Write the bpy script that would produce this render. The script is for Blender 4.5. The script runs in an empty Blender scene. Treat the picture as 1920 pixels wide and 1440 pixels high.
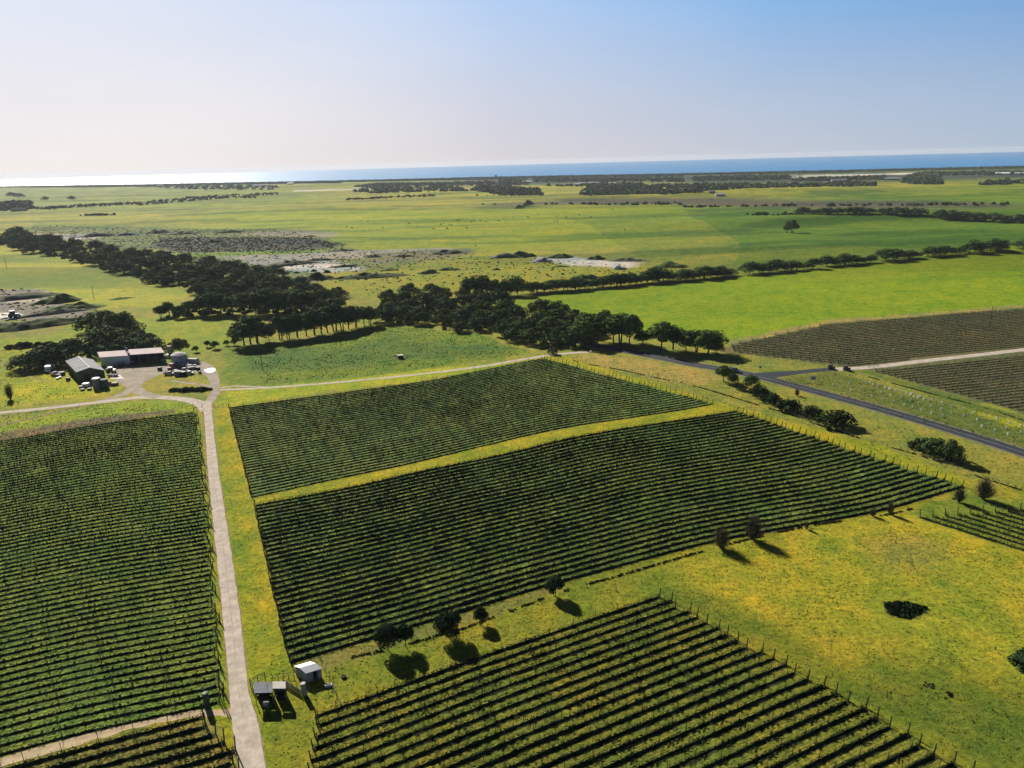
import bpy, math, random
import numpy as np
from mathutils import Vector, Matrix
random.seed(7); RS = np.random.RandomState(11)
SC = bpy.context.scene; COL = SC.collection
R = math.radians
# ------------------------------------------------------------------ camera
F, HC = 1333.0, 90.0                     # focal length in photo pixels (1920 wide), height of the drone in metres
SLOPE, YH, DIP = -0.0273, 309.0, 0.0053
ROLL = -math.atan(SLOPE)
PITCH = math.atan((720 - YH) * math.cos(ROLL) / F) + DIP
_f = np.array([0, math.cos(PITCH), -math.sin(PITCH)]); _r = np.array([1., 0, 0]); _u = np.cross(_r, _f)
CR = math.cos(ROLL) * _r - math.sin(ROLL) * _u
CU = math.sin(ROLL) * _r + math.cos(ROLL) * _u
cd = bpy.data.cameras.new('camera'); cam = bpy.data.objects.new('camera', cd); COL.objects.link(cam)
cam.matrix_world = Matrix(((CR[0], CU[0], -_f[0], 0), (CR[1], CU[1], -_f[1], 0), (CR[2], CU[2], -_f[2], HC), (0, 0, 0, 1)))
cd.sensor_width = 36; cd.lens = F / 1920 * 36; cd.clip_start = 1; cd.clip_end = 120000
SC.camera = cam
# ------------------------------------------------------------------ sun, sky, exposure
SUN_AZ, SUN_EL = -33.0, 31.0
sl = bpy.data.lights.new('sun', 'SUN'); sl.energy = 5.0; sl.angle = R(0.5); sl.color = (1, .93, .80)
so = bpy.data.objects.new('sun', sl); COL.objects.link(so)
sd = Vector((math.sin(R(SUN_AZ)) * math.cos(R(SUN_EL)), math.cos(R(SUN_AZ)) * math.cos(R(SUN_EL)), math.sin(R(SUN_EL))))
so.rotation_euler = (-sd).to_track_quat('-Z', 'Y').to_euler(); so.location = (0, 0, 500)
w = bpy.data.worlds.new('World'); SC.world = w; w.use_nodes = True
nt = w.node_tree; nt.nodes.clear()
out = nt.nodes.new('ShaderNodeOutputWorld'); bg = nt.nodes.new('ShaderNodeBackground'); sky = nt.nodes.new('ShaderNodeTexSky')
sky.sky_type = 'NISHITA'; sky.sun_disc = False; sky.sun_elevation = R(SUN_EL); sky.sun_rotation = R(SUN_AZ)
sky.altitude = 100; sky.air_density = 1.0; sky.dust_density = 0.6; sky.ozone_density = 2.0
gam = nt.nodes.new('ShaderNodeGamma'); gam.inputs[1].default_value = .42; nt.links.new(sky.outputs[0], gam.inputs[0])
def wmath(op, a, b=None, c=None):
    n = nt.nodes.new('ShaderNodeMath'); n.operation = op
    for i, v in enumerate((a, b, c)):
        if v is None: continue
        if isinstance(v, (int, float)): n.inputs[i].default_value = v
        else: nt.links.new(v, n.inputs[i])
    return n.outputs[0]
def wramp(src, stops):
    r = nt.nodes.new('ShaderNodeValToRGB'); e = r.color_ramp.elements
    while len(e) < len(stops): e.new(.5)
    for k, (p, c) in enumerate(stops): e[k].position = p; e[k].color = (*c, 1)
    nt.links.new(src, r.inputs[0]); return r.outputs[0]
def wmix(mode, f, a, b):
    m = nt.nodes.new('ShaderNodeMix'); m.data_type = 'RGBA'; m.blend_type = mode
    for i, v in ((0, f), (6, a), (7, b)):
        if isinstance(v, (int, float)): m.inputs[i].default_value = v
        elif isinstance(v, tuple): m.inputs[i].default_value = (*v, 1)
        else: nt.links.new(v, m.inputs[i])
    return m.outputs[2]
tcw = nt.nodes.new('ShaderNodeTexCoord'); sx = nt.nodes.new('ShaderNodeSeparateXYZ'); nt.links.new(tcw.outputs['Generated'], sx.inputs[0])
X_, Y_, Z_ = sx.outputs
hl_ = wmath('SQRT', wmath('ADD', wmath('MULTIPLY', X_, X_), wmath('ADD', wmath('MULTIPLY', Y_, Y_), .0001)))
tow = wmath('DIVIDE', wmath('ADD', wmath('MULTIPLY', X_, math.sin(R(SUN_AZ))), wmath('MULTIPLY', Y_, math.cos(R(SUN_AZ)))), hl_)   # 1 towards the sun, -1 away
tow = wmath('MAXIMUM', tow, 0.0)
# the air is whiter towards the sun and bluer away from it; pale near the horizon; deep blue overhead, darkened above the view to weaken fill light
hi = wramp(tow, [(.0, (.05, .20, .50)), (.36, (.115, .33, .68)), (.62, (.20, .43, .76)), (.84, (.42, .58, .84)), (1.0, (.70, .76, .88))])
lo = wramp(tow, [(.0, (.30, .42, .58)), (.36, (.40, .49, .60)), (.62, (.50, .54, .62)), (.84, (.64, .62, .65)), (1.0, (.84, .79, .77))])
el_ = wramp(Z_, [(.0, (0, 0, 0)), (.07, (.30, .30, .30)), (.19, (1, 1, 1))])
skc = wmix('MIX', el_, lo, hi)
skc = wmix('MULTIPLY', 1.0, skc, wramp(Z_, [(.0, (1, 1, 1)), (.19, (.98, .98, .98)), (.25, (.24, .29, .33)), (.45, (.04, .065, .085)), (1.0, (.03, .05, .08))]))
scn = wmix('MULTIPLY', 1.0, gam.outputs[0], (.9, .85, .95))
fin = wmix('MIX', .93, scn, wmix('MULTIPLY', 1.0, skc, (6.9, 6.9, 6.9)))
hn = nt.nodes.new('ShaderNodeTexNoise'); hn.inputs['Scale'].default_value = 2.2; hn.inputs['Detail'].default_value = 4; hm = nt.nodes.new('ShaderNodeMapping'); hm.inputs['Scale'].default_value = (1, 1, 5); nt.links.new(tcw.outputs['Generated'], hm.inputs[0]); nt.links.new(hm.outputs[0], hn.inputs['Vector'])
fin = wmix('MULTIPLY', 1.0, fin, wramp(hn.outputs[0], [(.3, (.965, .965, .972)), (.7, (1.03, 1.02, 1.01))]))
nt.links.new(fin, bg.inputs[0])
bg.inputs[1].default_value = 0.10
nt.links.new(bg.outputs[0], out.inputs[0])
vs = SC.view_settings; vs.view_transform = 'Standard'; vs.look = 'None'; vs.exposure = 0.72; vs.gamma = 1; vs.use_curve_mapping = False
cy = SC.cycles
cy.use_adaptive_sampling = True; cy.adaptive_threshold = 0.02; cy.adaptive_min_samples = 32
cy.max_bounces = 4; cy.diffuse_bounces = 2; cy.glossy_bounces = 2; cy.transmission_bounces = 2; cy.volume_bounces = 0; cy.transparent_max_bounces = 4
cy.caustics_reflective = False; cy.caustics_refractive = False
cy.use_denoising = True

# ------------------------------------------------------------------ noise, terrain, pixel -> ground
def _hash(ix, iy, s):
    n = (ix.astype(np.int64) * 374761393 + iy.astype(np.int64) * 668265263 + s * 2147483647) & 0xffffffff
    n = ((n ^ (n >> 13)) * 1274126177) & 0xffffffff
    return ((n ^ (n >> 16)) & 0xffff) / 65535.0
def vnoise(x, y, s=0):
    ix = np.floor(x); iy = np.floor(y); fx = x - ix; fy = y - iy
    fx = fx * fx * (3 - 2 * fx); fy = fy * fy * (3 - 2 * fy)
    a = _hash(ix, iy, s); b = _hash(ix + 1, iy, s); c = _hash(ix, iy + 1, s); d = _hash(ix + 1, iy + 1, s)
    return (a * (1 - fx) + b * fx) * (1 - fy) + (c * (1 - fx) + d * fx) * fy
def fbm(x, y, s=0, o=4):
    t = 0; a = .5; n = 0
    for k in range(o):
        t = t + a * vnoise(x, y, s + k * 17); n += a; a *= .5; x = x * 2.03 + 5.1; y = y * 2.03 + 1.7
    return t / n
def sstep(a, b, x):
    t = np.clip((x - a) / (b - a), 0, 1); return t * t * (3 - 2 * t)
def ray(px, py):
    return CR * ((px - 960) / F) + CU * ((720 - py) / F) + _f
def G0(px, py, z=0.0):
    d = ray(px, py); t = (z - HC) / d[2]; return np.array([d[0] * t, d[1] * t])
COAST_PX = [(-300, 353), (0, 349.5), (300, 345.5), (640, 339), (960, 331.5), (1280, 326), (1600, 319.5), (1920, 312), (2300, 303)]
_c = np.array([G0(*p) for p in COAST_PX]); _caz = np.arctan2(_c[:, 0], _c[:, 1]); _cr = np.hypot(_c[:, 0], _c[:, 1])
def coast_r(az):
    return np.interp(az, np.r_[-1.2, _caz, 1.1], np.r_[_cr[0] * 1.3, _cr, _cr[-1] * .8]) * 1.0 + (np.abs(az) > 1.3) * 30000
HILLS = [(1650, 412, 230, 55, 9), (1300, 478, 260, 60, 5), (1640, 470, 300, 50, 6), (1800, 440, 200, 45, 5), (600, 395, 260, 90, 6), (350, 415, 200, 60, 5), (1150, 372, 300, 80, 6), (1480, 362, 220, 60, 9), (760, 365, 200, 70, 6), (1900, 500, 160, 50, 3)]
_hl = [(G0(a, b), c, d, e) for a, b, c, d, e in HILLS]
def H(x, y):
    x = np.asarray(x, float); y = np.asarray(y, float); r = np.hypot(x, y)
    amp = sstep(620, 900, r)
    z = amp * 5.5 * np.maximum(0, fbm(x / 260, y / 150, 3, 4) - .28)
    for (c, sx, sy, h) in _hl:
        z = z + amp * h * np.exp(-(((x - c[0]) / sx) ** 2 + ((y - c[1]) / sy) ** 2))
    az = np.arctan2(x, y); cr = coast_r(az)
    t = sstep(cr - 900, cr - 150, r)
    z = z * (1 - .9 * t) + t * 1.0
    z = np.where(r > cr, -4.0, z)
    return np.where(y < 0, 0, z)
def G(px, py):
    """ground point seen at photo pixel px, py"""
    d = ray(px, py); t1 = -HC / d[2]
    if math.hypot(d[0], d[1]) * t1 < 600: return np.array([d[0] * t1, d[1] * t1, 0.0])
    ts = np.linspace(550 / math.hypot(d[0], d[1]), t1, 700)
    z = HC + ts * d[2] - H(d[0] * ts, d[1] * ts)
    k = np.argmax(z <= 0) if (z <= 0).any() else len(ts) - 1
    t = ts[k]; return np.array([d[0] * t, d[1] * t, float(H(d[0] * t, d[1] * t))])
def px_of(x, y, z=0.0):
    v = np.array([x, y, z - HC]); c = v @ _f; return 960 + F * (v @ CR) / c, 720 - F * (v @ CU) / c
def hgt(base, top):
    g = G(*base); d = ray(*top); t = (g[0] * d[0] + g[1] * d[1]) / (d[0] ** 2 + d[1] ** 2); return HC + t * d[2] - g[2]
def pxh(base, npx):                       # height in metres of npx photo pixels standing at base
    return hgt(base, (base[0], base[1] - npx))

# ------------------------------------------------------------------ helpers: tags, meshes
def tag(o, label=None, cat=None, group=None, kind=None):
    if label: o['label'] = label
    if cat: o['category'] = cat
    if group: o['group'] = group
    if kind: o['kind'] = kind
    return o
def empty(name, loc, rz=0.0, label=None, cat=None, group=None):
    o = bpy.data.objects.new(name, None); COL.objects.link(o); o.location = loc; o.rotation_euler = (0, 0, rz); o.empty_display_size = .5
    return tag(o, label, cat, group)
def link(name, me, parent=None, loc=None):
    o = bpy.data.objects.new(name, me); COL.objects.link(o)
    if parent: o.parent = parent
    if loc is not None: o.location = loc
    return o
def npmesh(name, V, Q, mats, mi=None, smooth=False, attr=None):
    """V (n,3), Q (m,k) all faces with k corners"""
    me = bpy.data.meshes.new(name); V = np.asarray(V, np.float32); Q = np.asarray(Q, np.int32); m, k = Q.shape
    me.vertices.add(len(V)); me.vertices.foreach_set('co', V.ravel())
    me.loops.add(m * k); me.loops.foreach_set('vertex_index', Q.ravel())
    me.polygons.add(m); me.polygons.foreach_set('loop_start', np.arange(0, m * k, k, dtype=np.int32)); me.polygons.foreach_set('loop_total', np.full(m, k, np.int32))
    if mi is not None: me.polygons.foreach_set('material_index', np.asarray(mi, np.int32))
    if smooth: me.polygons.foreach_set('use_smooth', np.ones(m, bool))
    for mt in (mats if isinstance(mats, (list, tuple)) else [mats]): me.materials.append(mt)
    me.update(calc_edges=True)
    if attr is not None:
        a = me.attributes.new('zone', 'FLOAT_COLOR', 'POINT'); a.data.foreach_set('color', np.c_[attr, np.ones(len(V))].astype(np.float32).ravel())
    return me
class MB:
    def __init__(s): s.v = []; s.f = []
    def add(s, v, f):
        b = len(s.v); s.v += [tuple(p) for p in v]; s.f += [tuple(b + i for i in q) for q in f]; return s
    def box(s, c, d, rz=0, taper=1.0):
        x, y, z = d[0] / 2, d[1] / 2, d[2] / 2; cs, sn = math.cos(rz), math.sin(rz); v = []
        for k, t in ((-1, 1), (1, taper)):
            for a, b in ((-1, -1), (1, -1), (1, 1), (-1, 1)):
                X, Y = a * x * t, b * y * t; v.append((c[0] + X * cs - Y * sn, c[1] + X * sn + Y * cs, c[2] + k * z))
        return s.add(v, [(3, 2, 1, 0), (4, 5, 6, 7), (0, 1, 5, 4), (1, 2, 6, 5), (2, 3, 7, 6), (3, 0, 4, 7)])
    def tube(s, p, q, r0, r1=None, n=8, cap=True):
        p = Vector(p); q = Vector(q); r1 = r0 if r1 is None else r1; d = (q - p).normalized()
        a = d.orthogonal().normalized(); b = d.cross(a); v = []
        for c, r in ((p, r0), (q, r1)):
            for k in range(n):
                t = 2 * math.pi * k / n; v.append(c + a * (r * math.cos(t)) + b * (r * math.sin(t)))
        f = [(k, (k + 1) % n, n + (k + 1) % n, n + k) for k in range(n)]
        if cap: f += [tuple(range(n - 1, -1, -1)), tuple(range(n, 2 * n))]
        return s.add(v, f)
    def lathe(s, prof, n=16, c=(0, 0, 0)):
        v = [(c[0] + r * math.cos(2 * math.pi * k / n), c[1] + r * math.sin(2 * math.pi * k / n), c[2] + z) for r, z in prof for k in range(n)]
        f = [(i * n + k, i * n + (k + 1) % n, (i + 1) * n + (k + 1) % n, (i + 1) * n + k) for i in range(len(prof) - 1) for k in range(n)]
        return s.add(v, f)
    def prism(s, prof, y0, y1, ax='y'):     # profile in x,z extruded along y
        n = len(prof)
        v = [((x, y, z) if ax == 'y' else (y, x, z)) for y in (y0, y1) for x, z in prof]
        f = [tuple(range(n)), tuple(range(2 * n - 1, n - 1, -1))] + [(k, n + k, n + (k + 1) % n, (k + 1) % n) for k in range(n)]
        return s.add(v, f)
    def mesh(s, name, mat, smooth=False):
        me = bpy.data.meshes.new(name); me.from_pydata(s.v, [], s.f); me.materials.append(mat)
        if smooth: me.polygons.foreach_set('use_smooth', np.ones(len(me.polygons), bool))
        me.validate(); me.update(); return me
    def put(s, name, mat, parent=None, loc=None, smooth=False): return link(name, s.mesh(name, mat, smooth), parent, loc)

# ------------------------------------------------------------------ materials
def mat_base(name, rough=.8, spec=.2):
    m = bpy.data.materials.new(name); m.use_nodes = True; t = m.node_tree; b = t.nodes['Principled BSDF']
    b.inputs['Roughness'].default_value = rough; b.inputs['Specular IOR Level'].default_value = spec
    return m, t, b
def nnode(t, scale, detail=3, rough=.6, vec=None, kind='ShaderNodeTexNoise'):
    n = t.nodes.new(kind); n.inputs['Scale'].default_value = scale
    if kind == 'ShaderNodeTexNoise': n.inputs['Detail'].default_value = detail; n.inputs['Roughness'].default_value = rough
    if vec is not None: t.links.new(vec, n.inputs['Vector'])
    return n
def ramp(t, src, stops):
    r = t.nodes.new('ShaderNodeValToRGB'); e = r.color_ramp.elements
    while len(e) < len(stops): e.new(.5)
    for k, (p, c) in enumerate(stops):
        e[k].position = p; e[k].color = (*c, 1) if len(c) == 3 else c
    t.links.new(src, r.inputs[0]); return r
def mixc(t, mode, fac, a, b):
    m = t.nodes.new('ShaderNodeMix'); m.data_type = 'RGBA'; m.blend_type = mode
    if isinstance(fac, (int, float)): m.inputs[0].default_value = fac
    else: t.links.new(fac, m.inputs[0])
    for i, s in ((6, a), (7, b)):
        if isinstance(s, tuple): m.inputs[i].default_value = (*s, 1)
        else: t.links.new(s, m.inputs[i])
    return m.outputs[2]
def g3(v): return (v, v, v)
def simple(name, col, rough=.7, spec=.25, vary=.25, scale=1.5, bump=0, metal=0, dirt=None, coords='Object'):
    m, t, b = mat_base(name, rough, spec)
    tc = t.nodes.new('ShaderNodeTexCoord').outputs[coords]
    n = nnode(t, scale, 5, .65, tc)
    c = mixc(t, 'MULTIPLY', 1.0, tuple(col), ramp(t, n.outputs[0], [(.3, g3(1 - vary)), (.7, g3(1 + vary * .5))]).outputs[0])
    if dirt:
        n2 = nnode(t, scale * .35, 6, .7, tc); c = mixc(t, 'MIX', ramp(t, n2.outputs[0], [(.5, g3(0)), (.68, g3(.8))]).outputs[0], c, tuple(dirt))
    t.links.new(c, b.inputs['Base Color']); b.inputs['Metallic'].default_value = metal
    if bump:
        bn = t.nodes.new('ShaderNodeBump'); bn.inputs['Strength'].default_value = 1; bn.inputs['Distance'].default_value = bump
        t.links.new(n.outputs[0], bn.inputs['Height']); t.links.new(bn.outputs[0], b.inputs['Normal'])
    return m
def ground_mat(name):
    m, t, b = mat_base(name, .95, .05)
    geo = t.nodes.new('ShaderNodeNewGeometry').outputs['Position']
    at = t.nodes.new('ShaderNodeAttribute'); at.attribute_name = 'zone'
    sx = t.nodes.new('ShaderNodeSeparateXYZ'); t.links.new(geo, sx.inputs[0])
    n1 = nnode(t, .95, 5, .72, geo); n2 = nnode(t, .11, 5, .6, geo); n3 = nnode(t, .028, 4, .6, geo); n4 = nnode(t, 3.2, 4, .7, geo)
    c = mixc(t, 'MULTIPLY', 1, at.outputs['Color'], ramp(t, n1.outputs[0], [(.34, g3(.56)), (.5, g3(.98)), (.68, g3(1.25))]).outputs[0])
    c = mixc(t, 'MULTIPLY', 1, c, ramp(t, n4.outputs[0], [(.35, g3(.72)), (.6, g3(1.12))]).outputs[0])
    c = mixc(t, 'MULTIPLY', 1, c, ramp(t, n2.outputs[0], [(.3, (.62, .80, .75)), (.5, (1, 1, 1)), (.7, (1.28, 1.06, 1.0))]).outputs[0])
    n5 = nnode(t, .32, 6, .75, geo); c = mixc(t, 'MULTIPLY', 1, c, ramp(t, n5.outputs[0], [(.32, (.58, .70, .72)), (.5, (1, 1, 1)), (.68, (1.38, 1.22, 1.1))]).outputs[0])
    c = mixc(t, 'MULTIPLY', 1, c, ramp(t, n3.outputs[0], [(.35, (.80, .92, .95)), (.65, (1.15, 1.04, .95))]).outputs[0])
    t.links.new(c, b.inputs['Base Color'])
    bn = t.nodes.new('ShaderNodeBump'); bn.inputs['Distance'].default_value = .35; bn.inputs['Strength'].default_value = .8
    t.links.new(n1.outputs[0], bn.inputs['Height']); t.links.new(bn.outputs[0], b.inputs['Normal'])
    return m
def leaf_mat(name, c1, c2, trans=0.0):
    m, t, b = mat_base(name, .9, .04)
    oi = t.nodes.new('ShaderNodeObjectInfo'); geo = t.nodes.new('ShaderNodeNewGeometry').outputs['Position']
    n = nnode(t, .55, 3, .6, geo)
    c = mixc(t, 'MIX', ramp(t, n.outputs[0], [(.35, g3(0)), (.65, g3(1))]).outputs[0], tuple(c1), tuple(c2))
    c = mixc(t, 'MULTIPLY', 1, c, ramp(t, oi.outputs['Random'], [(0, (.75, .85, .9)), (1, (1.3, 1.15, 1.0))]).outputs[0])
    t.links.new(c, b.inputs['Base Color'])
    return m
M = {}
M['ground'] = ground_mat('grass_and_soil')
M['leaf'] = leaf_mat('gum_foliage', (.034, .074, .022), (.085, .140, .034))
M['leaf_dark'] = leaf_mat('dense_dark_foliage', (.014, .034, .013), (.036, .064, .020))
M['leaf_scrub'] = leaf_mat('coastal_scrub_foliage', (.036, .074, .024), (.100, .145, .045))
M['twigs'] = leaf_mat('bare_twigs', (.055, .048, .036), (.095, .085, .06))
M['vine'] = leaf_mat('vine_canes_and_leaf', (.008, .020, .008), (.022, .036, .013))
M['vine_brown'] = leaf_mat('dormant_vine_canes', (.045, .042, .026), (.085, .075, .045))
M['bark'] = simple('bark', (.07, .055, .045), .9, .1, .4, 3)
M['post'] = simple('weathered_post', (.075, .070, .055), .9, .1, .4, 4)
M['soil'] = simple('under_vine_soil_and_shade', (.040, .050, .020), .95, .05, .55, .8, .05)
M['track'] = simple('limestone_track', (.47, .405, .345), .95, .1, .34, .55, .04, dirt=(.33, .285, .23))
M['track_edge'] = simple('dry_track_verge', (.24, .19, .085), .95, .05, .4, .9, .04)
M['yard'] = simple('yard_gravel', (.33, .285, .235), .95, .1, .3, .25, .03, dirt=(.22, .20, .12))
M['asphalt'] = simple('asphalt', (.034, .041, .049), .85, .15, .25, .35)
M['asphalt_wear'] = simple('worn_wheel_path', (.12, .125, .15), .8, .2, .35, .2)
M['shoulder'] = simple('gravel_shoulder', (.17, .16, .10), .95, .1, .35, .4)
# ------------------------------------------------------------------ ground colour zones, given as corners seen in the photograph
YEL = (.29, .245, .022); YG = (.215, .225, .022); GRN = (.12, .17, .022); BRI = (.185, .235, .012); DRY = (.27, .205, .085); OLV = (.12, .13, .03)
DGR = (.055, .085, .03); SOIL = (.135, .155, .060); PALE = (.55, .50, .47); BRN = (.125, .122, .060); SCR = (.06, .075, .04); VIN = (.175, .225, .062); VINL = (.17, .215, .05)
ZONES = [
 ((-900, 330, 2800, 330, 2800, 392, -900, 412), (.17, .175, .045), 60),
 ((-900, 411, 650, 393, 2800, 360, 2800, 500, 1280, 525, 700, 540, -900, 570), (.185, .205, .024), 20),
 ((-900, 350, 560, 345, 700, 372, 300, 400, -900, 415), (.24, .21, .045), 40),
 ((60, 420, 420, 428, 560, 431, 480, 434, 300, 436, 60, 440), (.16, .19, .035), 4),
 ((420, 400, 1300, 385, 1260, 460, 700, 480, 430, 440), (.215, .23, .020), 30),
 ((1250, 400, 2400, 330, 2400, 470, 1930, 462, 1300, 512), (.095, .15, .020), 70),  # hill slopes, their shaded look put into a darker green
 ((880, 330, 2500, 310, 2500, 330, 880, 345), (.055, .075, .05), 60),
 ((1280, 372, 1800, 380, 1920, 386, 1920, 392, 1500, 392, 1280, 388, 880, 384, 1000, 376), (.10, .095, .06), 25),
 ((1480, 329, 1720, 324, 1720, 327, 1500, 333), (.6, .57, .5), 5),
 ((560, 357, 700, 352, 700, 355, 560, 360), (.5, .48, .42), 5),
 # quarry
 ((60, 425, 560, 432, 660, 470, 880, 470, 900, 480, 690, 505, 640, 530, 450, 520, 250, 470, 60, 445), SOIL, 6),
 ((300, 448, 560, 447, 655, 463, 570, 478, 330, 476, 290, 462), (.070, .075, .055), 4),
 ((310, 480, 620, 470, 640, 476, 450, 486, 320, 490), (.15, .20, .03), 4),
 ((60, 438, 190, 441, 190, 449, 120, 452), (.40, .36, .32), 3),
 ((540, 432, 640, 440, 600, 448, 430, 442), (.25, .23, .17), 4),
 ((400, 486, 640, 474, 820, 466, 880, 470, 700, 484, 480, 492), (.27, .27, .24), 2),
 ((440, 492, 560, 488, 640, 488, 640, 494, 500, 500), (.24, .25, .25), 2),
 ((500, 498, 660, 496, 690, 505, 640, 515, 560, 510), PALE, 3),
 ((985, 486, 1060, 482, 1215, 494, 1190, 504, 1080, 500), PALE, 3),
 ((600, 516, 920, 480, 985, 484, 1090, 503, 1280, 505, 1280, 522, 990, 545, 870, 548, 700, 560, 610, 540), (.25, .225, .030), 5),
 ((690, 478, 880, 466, 890, 474, 800, 486, 690, 496), (.14, .15, .09), 3),
 # left fields
 ((-900, 380, 0, 458, 100, 482, 210, 508, 370, 548, 300, 580, 200, 575, 0, 545, -900, 520), (.29, .265, .03), 3),
 ((-900, 505, 0, 542, 60, 541, 95, 546, 90, 562, 160, 575, 175, 592, 0, 612, -900, 640), (.20, .185, .155), 2),
 ((-900, 530, 0, 560, 95, 562, 95, 566, 0, 566, -900, 545), (.45, .40, .34), 1),
 ((-900, 560, 0, 586, 45, 588, 40, 597, 0, 598, -900, 600), (.75, .72, .68), 1),
 ((-900, 640, 0, 612, 160, 600, 430, 590, 450, 640, 200, 720, 0, 760, -900, 900), (.23, .24, .025), 3),
 ((50, 705, 160, 690, 240, 720, 180, 750, 60, 755, 20, 740), (.36, .30, .015), 4),
 ((0, 600, 120, 604, 110, 625, 0, 640), (.22, .19, .05), 2),
 # paddock in the middle
 ((415, 650, 560, 640, 720, 605, 900, 628, 1010, 662, 730, 705, 500, 724, 415, 722), (.140, .175, .026), 2),
 ((470, 660, 760, 640, 960, 645, 900, 665, 620, 690, 480, 700), (.085, .130, .030), 5),
 ((415, 735, 1000, 672, 1020, 672, 990, 682, 432, 763, 412, 760), (.29, .28, .022), 1.2),
 # bright green crop
 ((880, 562, 1000, 553, 1220, 536, 1280, 528, 1930, 468, 2600, 400, 2600, 510, 1920, 572, 1560, 600, 1365, 640, 1280, 640, 1100, 600, 960, 575), BRI, 1.5),
 ((1500, 500, 2600, 430, 2600, 470, 1500, 530), (.235, .245, .014), 8),
 ((1365, 640, 1560, 600, 1920, 572, 1920, 577, 1560, 606, 1370, 648), DRY, 1),
 ((1350, 655, 1370, 645, 1560, 606, 1920, 577, 2600, 515, 2600, 900, 1930, 785, 1640, 697, 1600, 690, 1350, 660), BRN, 1),
 # road reserve
 ((1020, 668, 1075, 640, 1380, 665, 1600, 692, 1640, 697, 1930, 785, 2300, 900, 2300, 1100, 1920, 960, 1650, 860, 1380, 765), (.22, .20, .045), 1.5),
 ((1090, 660, 1330, 690, 1360, 710, 1300, 725, 1080, 680), (.30, .22, .07), 2),
 ((1430, 715, 1560, 695, 1930, 800, 2300, 930, 2300, 1010, 1930, 850, 1600, 745), (.125, .135, .035), 2),
 ((1840, 755, 1930, 785, 1930, 810, 1800, 770), (.32, .29, .03), 1.5),
 ((1600, 693, 1640, 697, 1930, 785, 1930, 800), (.12, .14, .03), 1),
 # grass edges and strips around the blocks
 ((380, 765, 430, 765, 545, 1240, 560, 1280, 500, 1440, 520, 1700, 400, 1700), YG, .8),
 ((405, 770, 432, 764, 470, 900, 500, 1000, 535, 1180, 500, 1180, 440, 950), YEL, 1.2),
 ((340, 757, 378, 757, 440, 1300, 400, 1320, 366, 770), (.22, .22, .025), .6),
 ((-60, 800, 130, 765, 300, 750, 372, 757, 366, 772, 180, 796, -60, 838), (.24, .26, .025), 1),
 ((-60, 822, 180, 783, 330, 765, 330, 772, 180, 797, -60, 840), (.17, .125, .07), .8),
 ((470, 950, 475, 930, 649, 891, 774, 866, 868, 843, 1004, 810, 1160, 784, 1340, 755, 1400, 772, 1160, 810, 978, 850, 800, 888, 700, 910), YEL, .5),
 ((1000, 672, 1050, 665, 1340, 752, 1650, 835, 1830, 905, 1810, 915, 1640, 860, 1380, 768, 1330, 757), YEL, .8),
 # fields between the blocks and the yellow paddock
 ((545, 1240, 800, 1170, 1000, 1108, 1200, 1052, 1340, 1015, 1500, 985, 1650, 960, 1800, 917, 1930, 905, 2400, 1080, 2400, 2200, 1900, 1500, 1755, 1418, 1240, 1115, 1000, 1195, 600, 1340, 560, 1700, 480, 1700, 520, 1260), (.215, .20, .026), .8),
 ((1200, 1060, 1350, 1020, 1640, 965, 1930, 1040, 2200, 1120, 2200, 1250, 1700, 1220, 1300, 1110), (.315, .262, .028), 5),
 ((1240, 1115, 1330, 1110, 1560, 1230, 2000, 1300, 2400, 1500, 2200, 1800, 1755, 1418), (.16, .165, .022), 3),
 ((1500, 1270, 2000, 1330, 2300, 1600, 1780, 1420), (.12, .14, .022), 3),
 ((1650, 1130, 1700, 1128, 1745, 1142, 1700, 1163, 1660, 1150), (.045, .07, .025), .6),
 ((1590, 1010, 1700, 1005, 1800, 1040, 1760, 1080, 1640, 1060), (.27, .215, .045), 3),
 ((545, 1242, 700, 1205, 900, 1140, 1040, 1098, 1050, 1106, 900, 1165, 700, 1225, 610, 1258), (.20, .175, .05), .5),
 ((1400, 1000, 1500, 980, 1510, 985, 1400, 1010), (.2, .15, .05), .5),
 ((1700, 960, 1800, 925, 1930, 940, 1930, 1035, 1730, 975), (.15, .18, .03), .7),
]
VINE_Z = [
 ((-200, 845, 0, 828, 180, 797, 366, 772, 418, 1312, 400, 1330, 200, 1368, 0, 1420, -200, 1470), VINL, .5),
 ((432, 764, 600, 742, 800, 715, 1000, 675, 1020, 672, 1335, 757, 1265, 771, 1160, 786, 1004, 812, 868, 845, 774, 868, 649, 893, 475, 932), (.16, .20, .065), .4),
 ((480, 948, 700, 906, 800, 883, 978, 846, 1160, 806, 1291, 786, 1380, 771, 1640, 860, 1805, 912, 1650, 958, 1500, 984, 1340, 1013, 1200, 1050, 1000, 1104, 800, 1167, 560, 1240, 545, 1240), VIN, .4),
 ((600, 1340, 800, 1270, 1000, 1195, 1235, 1117, 1755, 1416, 2000, 1560, 600, 1800, 580, 1440), (.19, .185, .035), .4),
 ((-200, 1500, 0, 1443, 380, 1346, 400, 1345, 450, 1440, 470, 1600, -200, 1900), (.21, .18, .055), .4),
]
def pip(x, y, P):
    c = np.zeros(len(x), bool); n = len(P); j = n - 1
    for i in range(n):
        xi, yi = P[i]; xj, yj = P[j]
        if yi != yj:
            c ^= ((yi > y) != (yj > y)) & (x < (xj - xi) * (y - yi) / (yj - yi) + xi)
        j = i
    return c
def flat_poly(p): return [G0(min(max(p[k], -3000), 4000), p[k + 1]) for k in range(0, len(p), 2)]
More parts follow.
